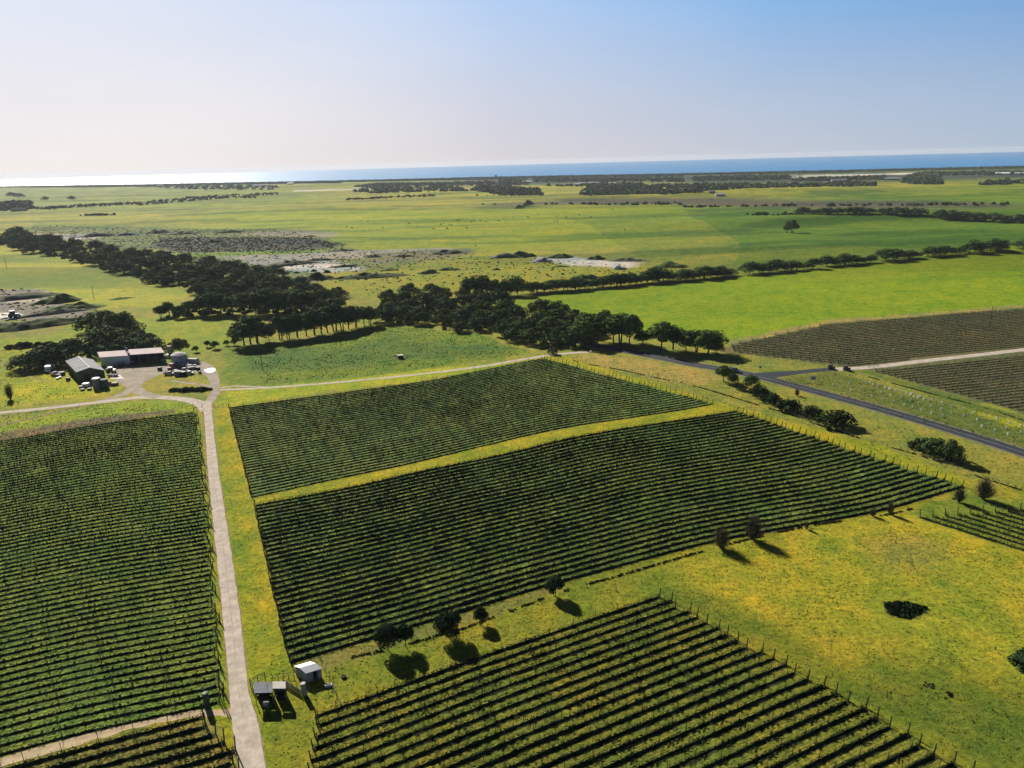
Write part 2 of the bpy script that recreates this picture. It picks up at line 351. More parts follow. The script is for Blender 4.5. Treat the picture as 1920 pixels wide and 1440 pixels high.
def zone_colour(X, Y):
    n = len(X); C = np.tile(np.array((.15, .17, .03)), (n, 1)); r = np.hypot(X, Y)
    for poly, col, soft in ZONES + VINE_Z:
        P = flat_poly(poly); a = np.array(P); lo = a.min(0) - soft * 3 - 20; hi = a.max(0) + soft * 3 + 20
        ii = np.where((X > lo[0]) & (X < hi[0]) & (Y > lo[1]) & (Y < hi[1]))[0]
        if not len(ii): continue
        x, y = X[ii], Y[ii]; s = soft * (1 + r[ii] / 900) ; f = 0
        wx = (fbm(x / (s * 4 + 2), y / (s * 4 + 2), 5, 3) - .5) * s * 4; wy = (fbm(x / (s * 4 + 2), y / (s * 4 + 2), 9, 3) - .5) * s * 4
        for k in range(4):
            a = k * 1.57 + .6; f = f + pip(x + wx + math.cos(a) * s * .7, y + wy + math.sin(a) * s * .7, P) * .25
        C[ii] = C[ii] * (1 - f[:, None]) + np.array(col) * f[:, None]
    return C
def build_ground():
    az = np.r_[np.arange(-39, 39.01, .1), np.arange(42, 318, 3.0)]; az = np.radians(az)
    dep = np.r_[np.arange(52, 8, -.1), np.arange(8, 1.2, -.05), np.arange(1.2, .298, -.025)]
    rr = np.r_[12, 30, 50, HC / np.tan(np.radians(dep))]
    A, Rr = np.meshgrid(az, rr); X = (np.sin(A) * Rr).ravel(); Y = (np.cos(A) * Rr).ravel(); na = len(az); nr = len(rr)
    Z = H(X, Y); Cc = zone_colour(X, Y)
    sat = (1 - Cc.min(1) / Cc.max(1))[:, None]; Cc = Cc * (1 + sstep(.35, .7, sat) * np.array([.02, .16, -.05]))
    Cc = Cc * (1 + sstep(700, 1500, np.hypot(X, Y))[:, None] * sstep(.5, .8, sat) * np.array([.16, .14, -.25]))
    far = sstep(900, 3000, np.hypot(X, Y))[:, None]; v = fbm(X / 300, Y / 120, 31, 4)[:, None]
    Cc = Cc * (1 + (v - .5) * 1.0 * (.25 + .75 * far)) * np.array([1, 1, 1])
    mid = sstep(500, 750, np.hypot(X, Y)) * (1 - sstep(6000, 7000, np.hypot(X, Y))); st = fbm(X / 190 + 3, Y / 38, 41, 4); k = (sstep(.50, .66, st) * mid)[:, None]  # streak mask: terrain shading put into the far pasture's colour
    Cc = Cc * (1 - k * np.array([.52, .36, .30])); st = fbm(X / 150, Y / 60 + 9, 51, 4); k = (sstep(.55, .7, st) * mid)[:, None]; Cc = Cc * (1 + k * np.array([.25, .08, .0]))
    V = np.c_[X, Y, Z]; V = np.vstack([V, [[0, 0, 0]]]); Cc = np.vstack([Cc, [.2, .2, .03]])
    i = np.arange(nr - 1)[:, None] * na; j = np.arange(na)[None, :]; j2 = (j + 1) % na
    Q = np.stack([i + j, i + na + j, i + na + j2, i + j2], -1).reshape(-1, 4)[:, ::-1]
    c = len(V) - 1; T = np.stack([np.full(na, c), np.arange(na), (np.arange(na) + 1) % na], -1)
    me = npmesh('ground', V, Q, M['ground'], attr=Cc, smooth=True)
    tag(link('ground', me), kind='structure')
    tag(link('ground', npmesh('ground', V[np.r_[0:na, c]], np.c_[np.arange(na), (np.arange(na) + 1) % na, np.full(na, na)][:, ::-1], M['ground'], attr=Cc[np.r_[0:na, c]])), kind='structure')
build_ground()
def build_sea():
    m, t, b = mat_base('sea_water', .42, .5)
    geo = t.nodes.new('ShaderNodeNewGeometry').outputs['Position']
    n = nnode(t, .004, 4, .6, geo)
    c = mixc(t, 'MIX', n.outputs[0], (.012, .17, .42), (.03, .25, .55)); t.links.new(c, b.inputs['Base Color'])
    n2 = nnode(t, .05, 5, .7, geo); bn = t.nodes.new('ShaderNodeBump'); bn.inputs['Distance'].default_value = 3; bn.inputs['Strength'].default_value = .5
    t.links.new(n2.outputs[0], bn.inputs['Height']); t.links.new(bn.outputs[0], b.inputs['Normal'])
    A = np.radians(np.arange(-75, 75.1, 1)); rr = np.array([3000, 5000, 8000, 12000, HC / DIP])
    X = np.concatenate([np.sin(A) * r for r in rr]); Y = np.concatenate([np.cos(A) * r for r in rr]); na = len(A)
    i = np.arange(len(rr) - 1)[:, None] * na; j = np.arange(na - 1)[None, :]
    Q = np.stack([i + j, i + j + 1, i + na + j + 1, i + na + j], -1).reshape(-1, 4)
    tag(link('sea', npmesh('sea', np.c_[X, Y, np.full(len(X), -.5)], Q[:, ::-1], m)), kind='structure')
build_sea()
# ------------------------------------------------------------------ roads and tracks
def dens(P, step=1.2):
    P = [np.array(p, float) for p in P]; o = []
    for a, b in zip(P[:-1], P[1:]):
        n = max(1, int(np.hypot(*(b - a)) / step))
        for k in range(n): o.append(a + (b - a) * k / n)
    o.append(P[-1]); return np.array(o)
def smooth_line(P, it=2):
    P = [np.array(p, float) for p in P]
    for _ in range(it):
        q = [P[0]]
        for a, b in zip(P[:-1], P[1:]): q += [a * .75 + b * .25, a * .25 + b * .75]
        q.append(P[-1]); P = q
    return np.array(P)
def resample(P, n):
    d = np.r_[0, np.cumsum(np.hypot(*(P[1:] - P[:-1]).T))]; s = np.linspace(0, d[-1], n)
    return np.c_[np.interp(s, d, P[:, 0]), np.interp(s, d, P[:, 1])]
def ribbon(name, Lw, Rw, z, mat, jit=.12, kind='structure'):
    n = max(8, int(np.hypot(*(Lw[1:] - Lw[:-1]).T).sum() / .7)); n = min(n, 900)
    A, B = resample(Lw, n), resample(Rw, n); s = np.arange(n) * .7
    wv = (B - A); L = np.maximum(np.hypot(*wv.T), .01)[:, None]; wv = wv / L
    ja = (fbm(s / 2.5, s * 0 + z * 900, 2, 3) - .5)[:, None] * jit * 4; jb = (fbm(s / 2.5, s * 0 + 50 + z * 900, 7, 3) - .5)[:, None] * jit * 4
    A = A + wv * ja; B = B + wv * jb
    V = np.zeros((n * 2, 3)); V[0::2, :2] = A; V[1::2, :2] = B; V[:, 2] = H(V[:, 0], V[:, 1]) + z
    k = np.arange(n - 1) * 2; Q = np.stack([k, k + 1, k + 3, k + 2], -1)
    return tag(link(name, npmesh(name, V, Q, mat)), kind=kind)
def W(P): return np.array([G0(*p) for p in P])
def road_edges(name, Lp, Rp, z, mat, jit=.12, sm=True):
    a, b = W(Lp), W(Rp)
    if sm: a, b = smooth_line(a), smooth_line(b)
    return ribbon(name, a, b, z, mat, jit)
def road_centre(name, P, width, z, mat, jit=.12, off=0.0, sm=True):
    c = smooth_line(W(P)) if sm else W(P)
    c = resample(c, max(30, len(c) * 3)); t = np.gradient(c, axis=0); t /= np.hypot(*t.T)[:, None]; nrm = np.c_[-t[:, 1], t[:, 0]]
    wd = np.interp(np.linspace(0, 1, len(c)), np.linspace(0, 1, len(width)), width)[:, None] if hasattr(width, '__len__') else width
    return ribbon(name, c + nrm * (off + wd / 2), c + nrm * (off - wd / 2), z, mat, jit)
mainL = [(379, 752), (383, 780), (386, 830), (391, 900), (402, 1000), (414, 1120), (426, 1240), (429, 1300), (434, 1345), (441, 1390), (448, 1440), (462, 1540)]
mainR = [(396, 752), (398, 780), (403, 830), (412, 900), (428, 1000), (446, 1120), (460, 1240), (465, 1300), (482, 1345), (491, 1390), (499, 1440), (515, 1540)]
road_edges('track', [(x - 2.5, y) for x, y in mainL], [(x + 2.5, y) for x, y in mainR], .006, M['track_edge'], .25)
road_edges('track', mainL, mainR, .012, M['track'], .10)
# faint grassy crown between the wheel paths
road_edges('track', [(x * .52 + X * .48, y) for (x, y), (X, Y) in zip(mainL, mainR)][:9], [(x * .48 + X * .52, y) for (x, y), (X, Y) in zip(mainL, mainR)][:9], .018, simple('track_crown', (.36, .31, .27), .95, .1, .3, .6), .05)
road_edges('track', [(438, 1330), (400, 1330), (365, 1330), (273, 1350), (182, 1369), (90, 1396), (0, 1421), (-120, 1460)], [(442, 1346), (400, 1341), (352, 1345), (260, 1363), (156, 1394), (80, 1415), (0, 1440), (-120, 1480)], .008, simple('sandy_track', (.46, .36, .23), .95, .1, .2, .5, .03, dirt=(.28, .23, .12)), .2)
road_centre('track', [(388, 770), (378, 757), (358, 751), (337, 747.5), (310, 745), (280, 744), (250, 746), (205, 752), (160, 757), (100, 764), (40, 770), (0, 774), (-100, 784)], [5.0, 4.6, 4.2, 3.8, 3.4, 3], .009, M['track'], .2)
road_centre('track', [(170, 756), (120, 770), (60, 784), (0, 797), (-100, 815)], [2.2, 2.6], .007, M['track_edge'], .3)
road_centre('track', [(386, 764), (392, 752), (402, 740), (407, 730), (403, 718), (398, 700), (388, 688), (370, 680)], [3.8, 3.4, 5, 6], .010, M['yard'], .3)
road_centre('track', [(296, 745), (268, 738), (255, 730), (250, 722), (240, 712)], [4, 5, 8], .011, M['yard'], .25)
road_centre('track', [(250, 727), (235, 738), (205, 748), (170, 756)], [5, 3], .0085, M['yard'], .3)
road_centre('track', [(407, 731), (450, 729.5), (504, 727), (608, 719), (738, 707), (895, 689), (973, 675), (1035, 665), (1070, 662), (1110, 659.5)], [2.2, 2.6, 3.2], .009, M['track'], .12)
road_centre('track', [(407, 728), (440, 723), (480, 725), (530, 726)], [1.4, 1.2], .008, M['track'], .2)
road_centre('track', [(404, 728), (385, 722), (350, 718), (320, 714)], [2.4, 1.6], .0075, M['yard'], .2)
road_centre('track', [(-40, 655), (0, 676), (20, 690), (60, 708), (95, 717)], [.7, .6], .0065, M['track_edge'], .1, off=.9)
road_centre('track', [(-40, 655), (0, 676), (20, 690), (60, 708), (95, 717)], [.7, .6], .0066, M['track_edge'], .1, off=-.9)
yard = smooth_line(np.vstack([W([(206, 704), (212, 688), (250, 686), (300, 684), (318, 682), (345, 683), (370, 680), (392, 688), (403, 700), (405, 714), (398, 716), (385, 702), (350, 694), (312, 697), (295, 705), (270, 716), (258, 728), (240, 726), (218, 716), (206, 704)])]), 2)
V = np.c_[yard, np.full(len(yard), .005)]; me = bpy.data.meshes.new('yard'); me.from_pydata([tuple(v) for v in V], [], [tuple(range(len(V) - 1))]); me.materials.append(M['yard']); tag(link('gravel_yard', me), kind='structure')
AS = [(1040, 628), (1075, 637.5), (1120, 648), (1175, 658.5), (1240, 671), (1302, 684), (1352, 691.5), (1390, 699), (1440, 710), (1477, 720), (1549, 739), (1661, 769.5), (1774, 803), (1858, 829), (1925, 851), (2080, 900)]
road_centre('road', AS, 8.4, .006, M['shoulder'], .35)
road_centre('road', AS, 5.9, .012, M['asphalt'], .06)
for o_ in (1.5,): road_centre('road', AS, .55, .017, M['asphalt_wear'], .05, off=0)
road_centre('road', [(1425, 706), (1450, 702), (1492, 698.5), (1530, 694.5), (1560, 692)], [10, 5, 4.5], .010, M['asphalt'], .1)
road_centre('track', [(1556, 692.5), (1590, 691), (1633, 689), (1745, 675), (1830, 666), (1925, 655), (2080, 640)], [4.6, 4.2, 4.2], .008, M['track'], .12)
# ------------------------------------------------------------------ vineyard rows
UA = R(66.0); U = np.array([math.sin(UA), math.cos(UA)]); WD = np.array([-U[1], U[0]])
def uw(px, py): g = G0(px, py); return g @ U, g @ WD
def make_vines(nvar, quads, size, hmin, hmax, spread=.22, stake=False):
    """a few vines: short trunk, cordon, canes and shoots; returns arrays of quads around the origin, row along x"""
    outs = []
    for v in range(nvar):
        P = []; K = []
        def quad(c, a, b):
            P.append([c - a - b, c + a - b, c + a + b, c - a + b])
        for ang in (0, 1.57):
            quad(np.array([0, 0, .32]), np.array([math.cos(ang), math.sin(ang), 0]) * .03, np.array([RS.uniform(-.06, .06), 0, .32])); K.append(1)
        if stake:
            for ang in (0, 1.57): quad(np.array([.6, 0, .72]), np.array([math.cos(ang), math.sin(ang), 0]) * .032, np.array([0, 0, .72])); K.append(1)
        quad(np.array([0, 0, .80]), np.array([.85, 0, RS.uniform(-.05, .05)]), np.array([0, .015, .03])); K.append(1)
        for k in range(quads):
            zz = hmin + (hmax - hmin) * RS.beta(1.1, 1.8)
            c = np.array([RS.uniform(-.88, .88), RS.normal(0, spread), zz])
            s = size * RS.uniform(.5, 1.25); a = RS.normal(size=3); a /= np.linalg.norm(a); b = np.cross(a, RS.normal(size=3)); b /= np.linalg.norm(b)
            if RS.rand() < .2: a = np.array([RS.uniform(-.3, .3), RS.uniform(-.3, .3), 1.0]) * s * 1.2; b = b * s * .2
            else: a = (a * .5 + np.array([1.0, 0, 0])) * s * 1.25; b = np.array([0, RS.normal(0, .5), 1.0]) * s * .75
            quad(c, a, b); K.append(0)
        outs.append((np.array(P), np.array(K)))
    return outs
post_me = MB().tube((0, 0, 0), (0, 0, 1.0), .055, .05, 6).mesh('trellis_post', M['post'])
epost_me = MB().tube((0, 0, 0), (0, 0, 1.0), .115, .10, 8).mesh('end_post', M['post'])
stake_me = MB().tube((0, 0, 0), (0, 0, 1.0), .03, .03, 5).mesh('stake', M['post'])
SOILS = []
def ordinal(n):
    return '%d%s' % (n, 'th' if 10 <= n % 100 <= 20 else {1: 'st', 2: 'nd', 3: 'rd'}.get(n % 10, 'th'))
def vine_row(P0, dirv, pts, vines, mat, label, group, post_h=1.9, end_h=2.15, post_every=4, gap=.015, vigor=1.0, soilw=.95, keep=(1, 1), stakes=False, seed=0, soils=None, ridge=.42):
    """pts: (n,2) ground positions of the vines of one row"""
    n = len(pts)
    if n < 3: return
    rz = math.atan2(dirv[1], dirv[0]); cs, sn = math.cos(rz), math.sin(rz)
    root = empty('vine_row', (pts[0][0], pts[0][1], 0), rz, label, 'vine row', group)
    rel = pts - pts[0]; lx = rel[:, 0] * cs + rel[:, 1] * sn; ly = -rel[:, 0] * sn + rel[:, 1] * cs
    Vs = []; Ks = []
    g = vnoise(pts[:, 0] / 9, pts[:, 1] / 9, 77)
    for i in range(n):
        if RS.rand() < gap: continue
        P, K = vines[RS.randint(len(vines))]
        s = (0.75 + .4 * g[i] + RS.uniform(-.15, .2)) * vigor
        if RS.rand() < .03: s *= 1.45
        q = P * np.array([1, min(s, 1.4), 1])
        q = q * np.array([1, 1, .80 + .22 * min(s, 1.6)])
        if RS.rand() < .5: q = q * np.array([-1, 1, 1])
        keepn = int(len(q) * min(1, .6 + .4 * s)); q = q[:keepn]
        Vs.append(q + np.array([lx[i], ly[i], 0])); Ks.append(K[:keepn])
    V = np.concatenate(Vs).reshape(-1, 3); K = np.concatenate(Ks)
    if ridge > 0:      # continuous low growth of suckers and weeds along the row
        s_ = np.arange(-.5, lx[-1] + .5, .42); m_ = len(s_); y_ = np.interp(s_, lx, ly) + RS.normal(0, .04, m_); gx = pts[0][0] + s_ * cs; gy = pts[0][1] + s_ * sn
        hh = ridge * (.55 + .75 * vnoise(gx / 1.1, gy / 1.1, 5) + .45 * (vnoise(gx / 9, gy / 9, 77) - .5)) * RS.uniform(.8, 1.2, m_); hw = .17 + .5 * hh * RS.uniform(.5, .9, m_)
        L_ = np.c_[s_, y_ - hw, np.zeros(m_)]; T_ = np.c_[s_, y_ - hw * .3, hh]; T2 = np.c_[s_, y_ + hw * .3, hh * RS.uniform(.85, 1, m_)]; R_ = np.c_[s_, y_ + hw, np.zeros(m_)]
        rb = [np.stack([A_[:-1], A_[1:], B_[1:], B_[:-1]], 1).reshape(-1, 3) for A_, B_ in ((L_, T_), (T_, T2), (T2, R_))]
        V = np.concatenate([V] + rb); K = np.r_[K, np.zeros(3 * (m_ - 1), int)]
    Q = np.arange(len(V)).reshape(-1, 4)
    link('vine_canopy', npmesh('vine_canopy', V, Q, [mat, M['bark']], mi=K), root)
    if keep[0]: o = link('end_post', epost_me, root, (lx[0] - .9, ly[0], 0)); o.scale = (1, 1, end_h); o.rotation_euler = (0, -.06, 0)
    if keep[1]: o = link('end_post', epost_me, root, (lx[-1] + .9, ly[-1], 0)); o.scale = (1, 1, end_h); o.rotation_euler = (0, .06, 0)
    for k, i in enumerate(range(post_every // 2, n - 1, post_every)):
        if k < 98: o = link('trellis_post', post_me, root, (lx[i] + .8, ly[i], 0)); o.scale = (1, 1, post_h * RS.uniform(.95, 1.05)); o.rotation_euler = (RS.uniform(-.03, .03), RS.uniform(-.03, .03), 0)
    # soil strip; its wider side and dark tone also carry the row's shadow
    s = np.linspace(-.8, lx[-1] + .8, max(4, int(lx[-1] / .8))); yy = np.interp(s, lx, ly)
    j1 = (fbm(s / 1.3, s * 0 + seed * 3.1, 4, 2) - .5) * .7; j2 = (fbm(s / 1.3, s * 0 + seed * 7.7, 8, 2) - .5) * .7
    A = np.c_[s, yy + soilw * .32 + j1]; B = np.c_[s, yy - soilw * .75 + j2]
    def wor(a): return np.c_[pts[0][0] + a[:, 0] * cs - a[:, 1] * sn, pts[0][1] + a[:, 0] * sn + a[:, 1] * cs]
    soils.append((wor(A), wor(B)))
    return root
def build_soils(soils, mat, z=.02):
    Vs = []; Qs = []; b = 0
    for A, B in soils:
        n = len(A); V = np.zeros((2 * n, 3)); V[0::2, :2] = A; V[1::2, :2] = B; V[:, 2] = z; k = np.arange(n - 1) * 2 + b
        Vs.append(V); Qs.append(np.stack([k, k + 1, k + 3, k + 2], -1)); b += 2 * n
    tag(link('soil_and_row_shade', npmesh('soil_and_row_shade', np.vstack(Vs), np.vstack(Qs), mat)), kind='structure')
def uwpoly(P): return np.array([uw(*p) for p in P])
def block(top, bot, left, right, n, vines, mat, lab, group, **kw):
    t, b = uwpoly(top), uwpoly(bot); l, r = uwpoly(left), uwpoly(right)
    l = l[np.argsort(l[:, 1])]; r = r[np.argsort(r[:, 1])]; soils = []; step = kw.pop('step', 1.75)
    for k in range(n):
        f = k / (n - 1)
        def wc(u):
            wt = np.interp(u, t[:, 0], t[:, 1]); wb = np.interp(u, b[:, 0], b[:, 1]); return wt * (1 - f) + wb * f
        um = (t[:, 0].mean()); u0 = np.interp(wc(l[:, 0].mean()), l[:, 1], l[:, 0]); u1 = np.interp(wc(r[:, 0].mean()), r[:, 1], r[:, 0])
        u0 = np.interp(wc(u0), l[:, 1], l[:, 0]); u1 = np.interp(wc(u1), r[:, 1], r[:, 0]); u1 = np.interp(wc(u1), r[:, 1], r[:, 0])
        us = np.arange(u0 + RS.uniform(0, .5), u1, step * RS.uniform(.97, 1.03)); ws = wc(us)
        # gentle smoothing of the kinks and a little waviness
        if len(us) > 12: ws = np.convolve(np.pad(ws, 5, 'edge'), np.ones(11) / 11, 'valid')
        ws = ws + (fbm(us / 30, us * 0 + k * .35, 21, 2) - .5) * .5
        pts = us[:, None] * U + ws[:, None] * WD
        p = [px_of(*q) for q in pts]; ok = np.array([(-70 < a < 1990 and c < 1540) for a, c in p])
        if ok.sum() < 4: continue
        i0, i1 = np.argmax(ok), len(ok) - np.argmax(ok[::-1])
        vine_row(None, U, pts[i0:i1], vines, mat, lab % ordinal(k + 1), group, keep=(i0 == 0, i1 == len(ok)), seed=k, soils=soils, **kw)
    build_soils(soils, M['soil'])
left_v = make_vines(8, 16, .09, .2, .60, .12)
near_v = make_vines(8, 34, .105, .03, .72, .12, True)
mid_v = make_vines(8, 28, .10, .1, .72, .14, True)
far_v = make_vines(6, 14, .10, .1, .50, .12)
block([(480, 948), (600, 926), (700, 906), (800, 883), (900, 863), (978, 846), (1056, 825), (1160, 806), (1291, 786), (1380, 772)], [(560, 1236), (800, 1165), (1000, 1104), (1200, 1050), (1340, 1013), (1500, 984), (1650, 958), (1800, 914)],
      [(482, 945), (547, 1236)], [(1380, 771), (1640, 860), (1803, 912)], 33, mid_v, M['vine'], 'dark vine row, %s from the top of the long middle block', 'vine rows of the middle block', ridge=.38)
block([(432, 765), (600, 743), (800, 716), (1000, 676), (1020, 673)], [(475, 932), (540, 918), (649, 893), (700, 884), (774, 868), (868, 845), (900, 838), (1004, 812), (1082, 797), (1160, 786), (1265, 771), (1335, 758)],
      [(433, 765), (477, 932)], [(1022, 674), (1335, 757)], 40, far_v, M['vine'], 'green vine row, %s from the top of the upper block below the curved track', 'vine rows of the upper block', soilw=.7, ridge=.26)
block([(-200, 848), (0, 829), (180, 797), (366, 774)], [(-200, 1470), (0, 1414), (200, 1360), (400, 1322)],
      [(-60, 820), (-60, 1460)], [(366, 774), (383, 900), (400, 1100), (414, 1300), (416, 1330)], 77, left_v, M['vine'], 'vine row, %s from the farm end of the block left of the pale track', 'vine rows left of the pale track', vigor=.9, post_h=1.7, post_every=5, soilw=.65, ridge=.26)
lowt = uw(600, 1340)[1]
def block_uw(w0, w1, n, ufun, wfun, vines, mat, lab, group, step=1.75, **kw):
    soils = []
    for k in range(n):
        w_ = w0 + (w1 - w0) * k / (n - 1); a, b = ufun(w_); us = np.arange(a, b, step * RS.uniform(.97, 1.03)); ws = w_ + wfun(us)
        pts = us[:, None] * U + ws[:, None] * WD; p = [px_of(*q) for q in pts]; ok = np.array([(-70 < x < 1990 and y < 1540) for x, y in p])
        if ok.sum() < 4: continue
        i0, i1 = np.argmax(ok), len(ok) - np.argmax(ok[::-1])
        vine_row(None, U, pts[i0:i1], vines, mat, lab % ordinal(k + 1), group, keep=(i0 == 0, i1 == len(ok)), seed=k + 200, soils=soils, **kw)
    build_soils(soils, M['soil'])
_r = uwpoly([(1235, 1119), (1363, 1192), (1490, 1262), (1620, 1330), (1755, 1412)]); _r = _r[np.argsort(_r[:, 1])]
_l = uwpoly([(603, 1341), (592, 1400), (588, 1440)]); _l = _l[np.argsort(_l[:, 1])]
_rs = (_r[1, 0] - _r[0, 0]) / (_r[1, 1] - _r[0, 1])
def low_u(w_):
    b = np.interp(w_, _r[:, 1], _r[:, 0]) if w_ > _r[0, 1] else _r[0, 0] + (w_ - _r[0, 1]) * _rs
    return np.interp(w_, _l[:, 1], _l[:, 0]), b
w_top = uw(900, 1233)[1]
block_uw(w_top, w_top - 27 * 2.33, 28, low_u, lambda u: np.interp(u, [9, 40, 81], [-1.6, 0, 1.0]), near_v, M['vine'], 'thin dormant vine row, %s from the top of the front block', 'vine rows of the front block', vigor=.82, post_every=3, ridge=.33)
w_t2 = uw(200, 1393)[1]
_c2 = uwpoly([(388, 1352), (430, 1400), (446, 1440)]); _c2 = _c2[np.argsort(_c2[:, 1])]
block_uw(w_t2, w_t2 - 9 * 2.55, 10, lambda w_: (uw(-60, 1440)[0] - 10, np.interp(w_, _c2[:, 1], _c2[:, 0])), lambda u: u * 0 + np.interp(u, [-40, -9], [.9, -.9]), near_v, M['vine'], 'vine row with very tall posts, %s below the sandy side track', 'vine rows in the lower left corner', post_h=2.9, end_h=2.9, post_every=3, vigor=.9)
def rows_between(starts, ends, vines, mat, lab, group, soilmat=None, step=1.75, **kw):
    soils = []
    for k, (a, b) in enumerate(zip(starts, ends)):
        d = (b - a); L = np.hypot(*d); d = d / L; pts = a + np.arange(0, L, step)[:, None] * d
        if len(pts) < 4: continue
        vine_row(None, d, pts, vines, mat, lab % ordinal(k + 1), group, seed=k + 400, soils=soils, **kw)
    build_soils(soils, soilmat or M['soil'])
dv = np.array([math.sin(R(139)), math.cos(R(139))])
st = [G0(1732 + 23.6 * k, 972 - 1.6 * k) for k in range(9)]
rows_between(st, [s + dv * 34 for s in st], near_v, M['vine'], 'sparse vine row beside the yellow paddock, %s from its left post', 'vine rows at the right edge', vigor=.55, post_every=3, ridge=.25)
# brown dormant blocks across the road, clipped against their outlines
def clip_rows(poly, az, spacing, vines, mat, lab, group, **kw):
    P = W(poly); d = np.array([math.sin(R(az)), math.cos(R(az))]); nrm = np.array([-d[1], d[0]]); q = P @ nrm; S = []; E_ = []
    for c in np.arange(q.max() - spacing, q.min(), -spacing):
        xs = []
        for i in range(len(P)):
            a, b = P[i], P[(i + 1) % len(P)]; qa, qb = a @ nrm, b @ nrm
            if (qa - c) * (qb - c) < 0: xs.append((a + (b - a) * (c - qa) / (qb - qa)) @ d)
        if len(xs) >= 2 and max(xs) - min(xs) > 8: S.append(d * min(xs) + nrm * c); E_.append(d * max(xs) + nrm * c)
    rows_between(S, E_, vines, mat, lab, group, **kw)
brown_v = make_vines(5, 12, .10, .1, 1.1, .12)
clip_rows([(1375, 648), (1560, 607), (1750, 592), (1930, 578), (2010, 572), (2010, 640), (1925, 649), (1750, 668), (1630, 684), (1600, 686), (1380, 660)], 77, 2.9, brown_v, M['vine_brown'], 'brown leafless vine row, %s from the bright green crop', 'brown vine rows above the gravel drive', soilmat=simple('brown_vineyard_soil', (.075, .065, .042), .95, .05, .4, .8), step=2.1, soilw=1.2, post_every=4, ridge=.2)
clip_rows([(1645, 697), (1760, 684), (1925, 665), (2010, 655), (2010, 800), (1925, 772), (1760, 727)], 77, 2.9, brown_v, M['vine_brown'], 'brown leafless vine row, %s below the gravel drive', 'brown vine rows below the gravel drive', soilmat=bpy.data.materials['brown_vineyard_soil'], step=2.1, soilw=1.2, post_every=4, ridge=.2)
# ------------------------------------------------------------------ trees
def rquads(C, N, s, asp=.7):
    """leaf quads at centres C with loose normals N"""
    n = len(C); a = np.cross(N, RS.normal(size=(n, 3))); a /= np.linalg.norm(a, axis=1)[:, None] + 1e-9; b = np.cross(N, a); b /= np.linalg.norm(b, axis=1)[:, None] + 1e-9
    s = s * RS.uniform(.6, 1.3, (n, 1)); a = a * s; b = b * s * asp
    return np.stack([C - a - b, C + a - b, C + a + b, C - a + b], 1).reshape(-1, 3)
def crown_mesh(name, mat, blobs, nleaf, size, fill=.25, jit=.35):
    """blobs: (cx, cy, cz, rx, ry, rz) leaf clumps"""
    B = np.array(blobs); wgt = (B[:, 3] * B[:, 4] + B[:, 3] * B[:, 5]); k = RS.choice(len(B), nleaf, p=wgt / wgt.sum())
    d = RS.normal(size=(nleaf, 3)); d /= np.linalg.norm(d, axis=1)[:, None]
    rad = np.where(RS.rand(nleaf) < fill, RS.uniform(.3, .9, nleaf), RS.uniform(.85, 1.08, nleaf))[:, None]
    C = B[k, :3] + d * rad * B[k, 3:6]; N = d + RS.normal(size=(nleaf, 3)) * jit
    V = rquads(C, N, size); return npmesh(name, V, np.arange(len(V)).reshape(-1, 4), mat)
def trunk_mesh(h, r, limbs, lean=0, forks=1):
    m = MB(); top = Vector((lean * h * .4, 0, h * .55)); 
    for f in range(forks):
        ox = (f - (forks - 1) / 2) * r * 3
        m.tube((ox, 0, -.3), (ox * 1.5 + lean * h * .15, 0, h * .28), r, r * .75, 7); m.tube((ox * 1.5 + lean * h * .15, 0, h * .28), (top[0] + ox * 2, 0, top[2]), r * .75, r * .45, 6)
    for k in range(limbs):
        a = 2 * math.pi * k / limbs + RS.uniform(-.4, .4); z0 = h * RS.uniform(.26, .5); L = h * RS.uniform(.22, .36)
        x0 = lean * h * .2 * z0 / h * 2
        m.tube((x0, 0, z0), (x0 + math.cos(a) * L * .8, math.sin(a) * L * .8, z0 + L * .8), r * .45, r * .15, 5)
    return m.mesh('trunk', M['bark'])
def rand_blobs(n, w, h0, h1, br, lean=0, flat=.75, dome=True):
    o = []
    for k in range(n):
        a = 2 * math.pi * k / n * 2.4 + RS.uniform(-.3, .3); q = math.sqrt((k + .5) / n); rr = w * .5 * q * RS.uniform(.8, 1.05)
        zc = h1 - (h1 - h0) * (.18 + (.55 * q * q if dome else RS.uniform(.1, .6))) ; s = br * RS.uniform(.75, 1.25)
        o.append((math.cos(a) * rr + lean * zc, math.sin(a) * rr, zc, s, s, s * flat))
    o.append((lean * (h0 + h1) / 2, 0, (h0 + h1) / 2, w * .28, w * .28, (h1 - h0) * .36)); return o
VAR = {}
def add_var(kind, crown, trunk): VAR.setdefault(kind, []).append((crown, trunk))
for v in range(5):   # windrow and farm gums: clear trunks, dense rounded crown, unit height 10 m
    add_var('gum', crown_mesh('crown', M['leaf'], rand_blobs(13, 7.2, 2.0, 10, 1.7, RS.uniform(-.06, .06), .9), 2100, .25), trunk_mesh(10, .22, 5, 0, RS.randint(1, 3)))
for v in range(6):   # windrow trees: wind-clipped, leafy almost to the ground
    add_var('wind', crown_mesh('crown', M['leaf'], rand_blobs(12 + v % 3, 8.0 + v % 3, 1.2 - .15 * v, 10, 1.9, RS.uniform(-.15, .1), .85), 1700, .27), trunk_mesh(9, .2, 5, 0, 1 + v % 2))
for v in range(4):   # scrubby coastal trees, wide and low, unit height 6
    add_var('scrub', crown_mesh('crown', M['leaf_scrub'], rand_blobs(13 + 2 * v, 9.5, -.4, 6, 1.35, 0, .8), 1500, .24, .12, .28), trunk_mesh(6, .2, 5, 0, 2))
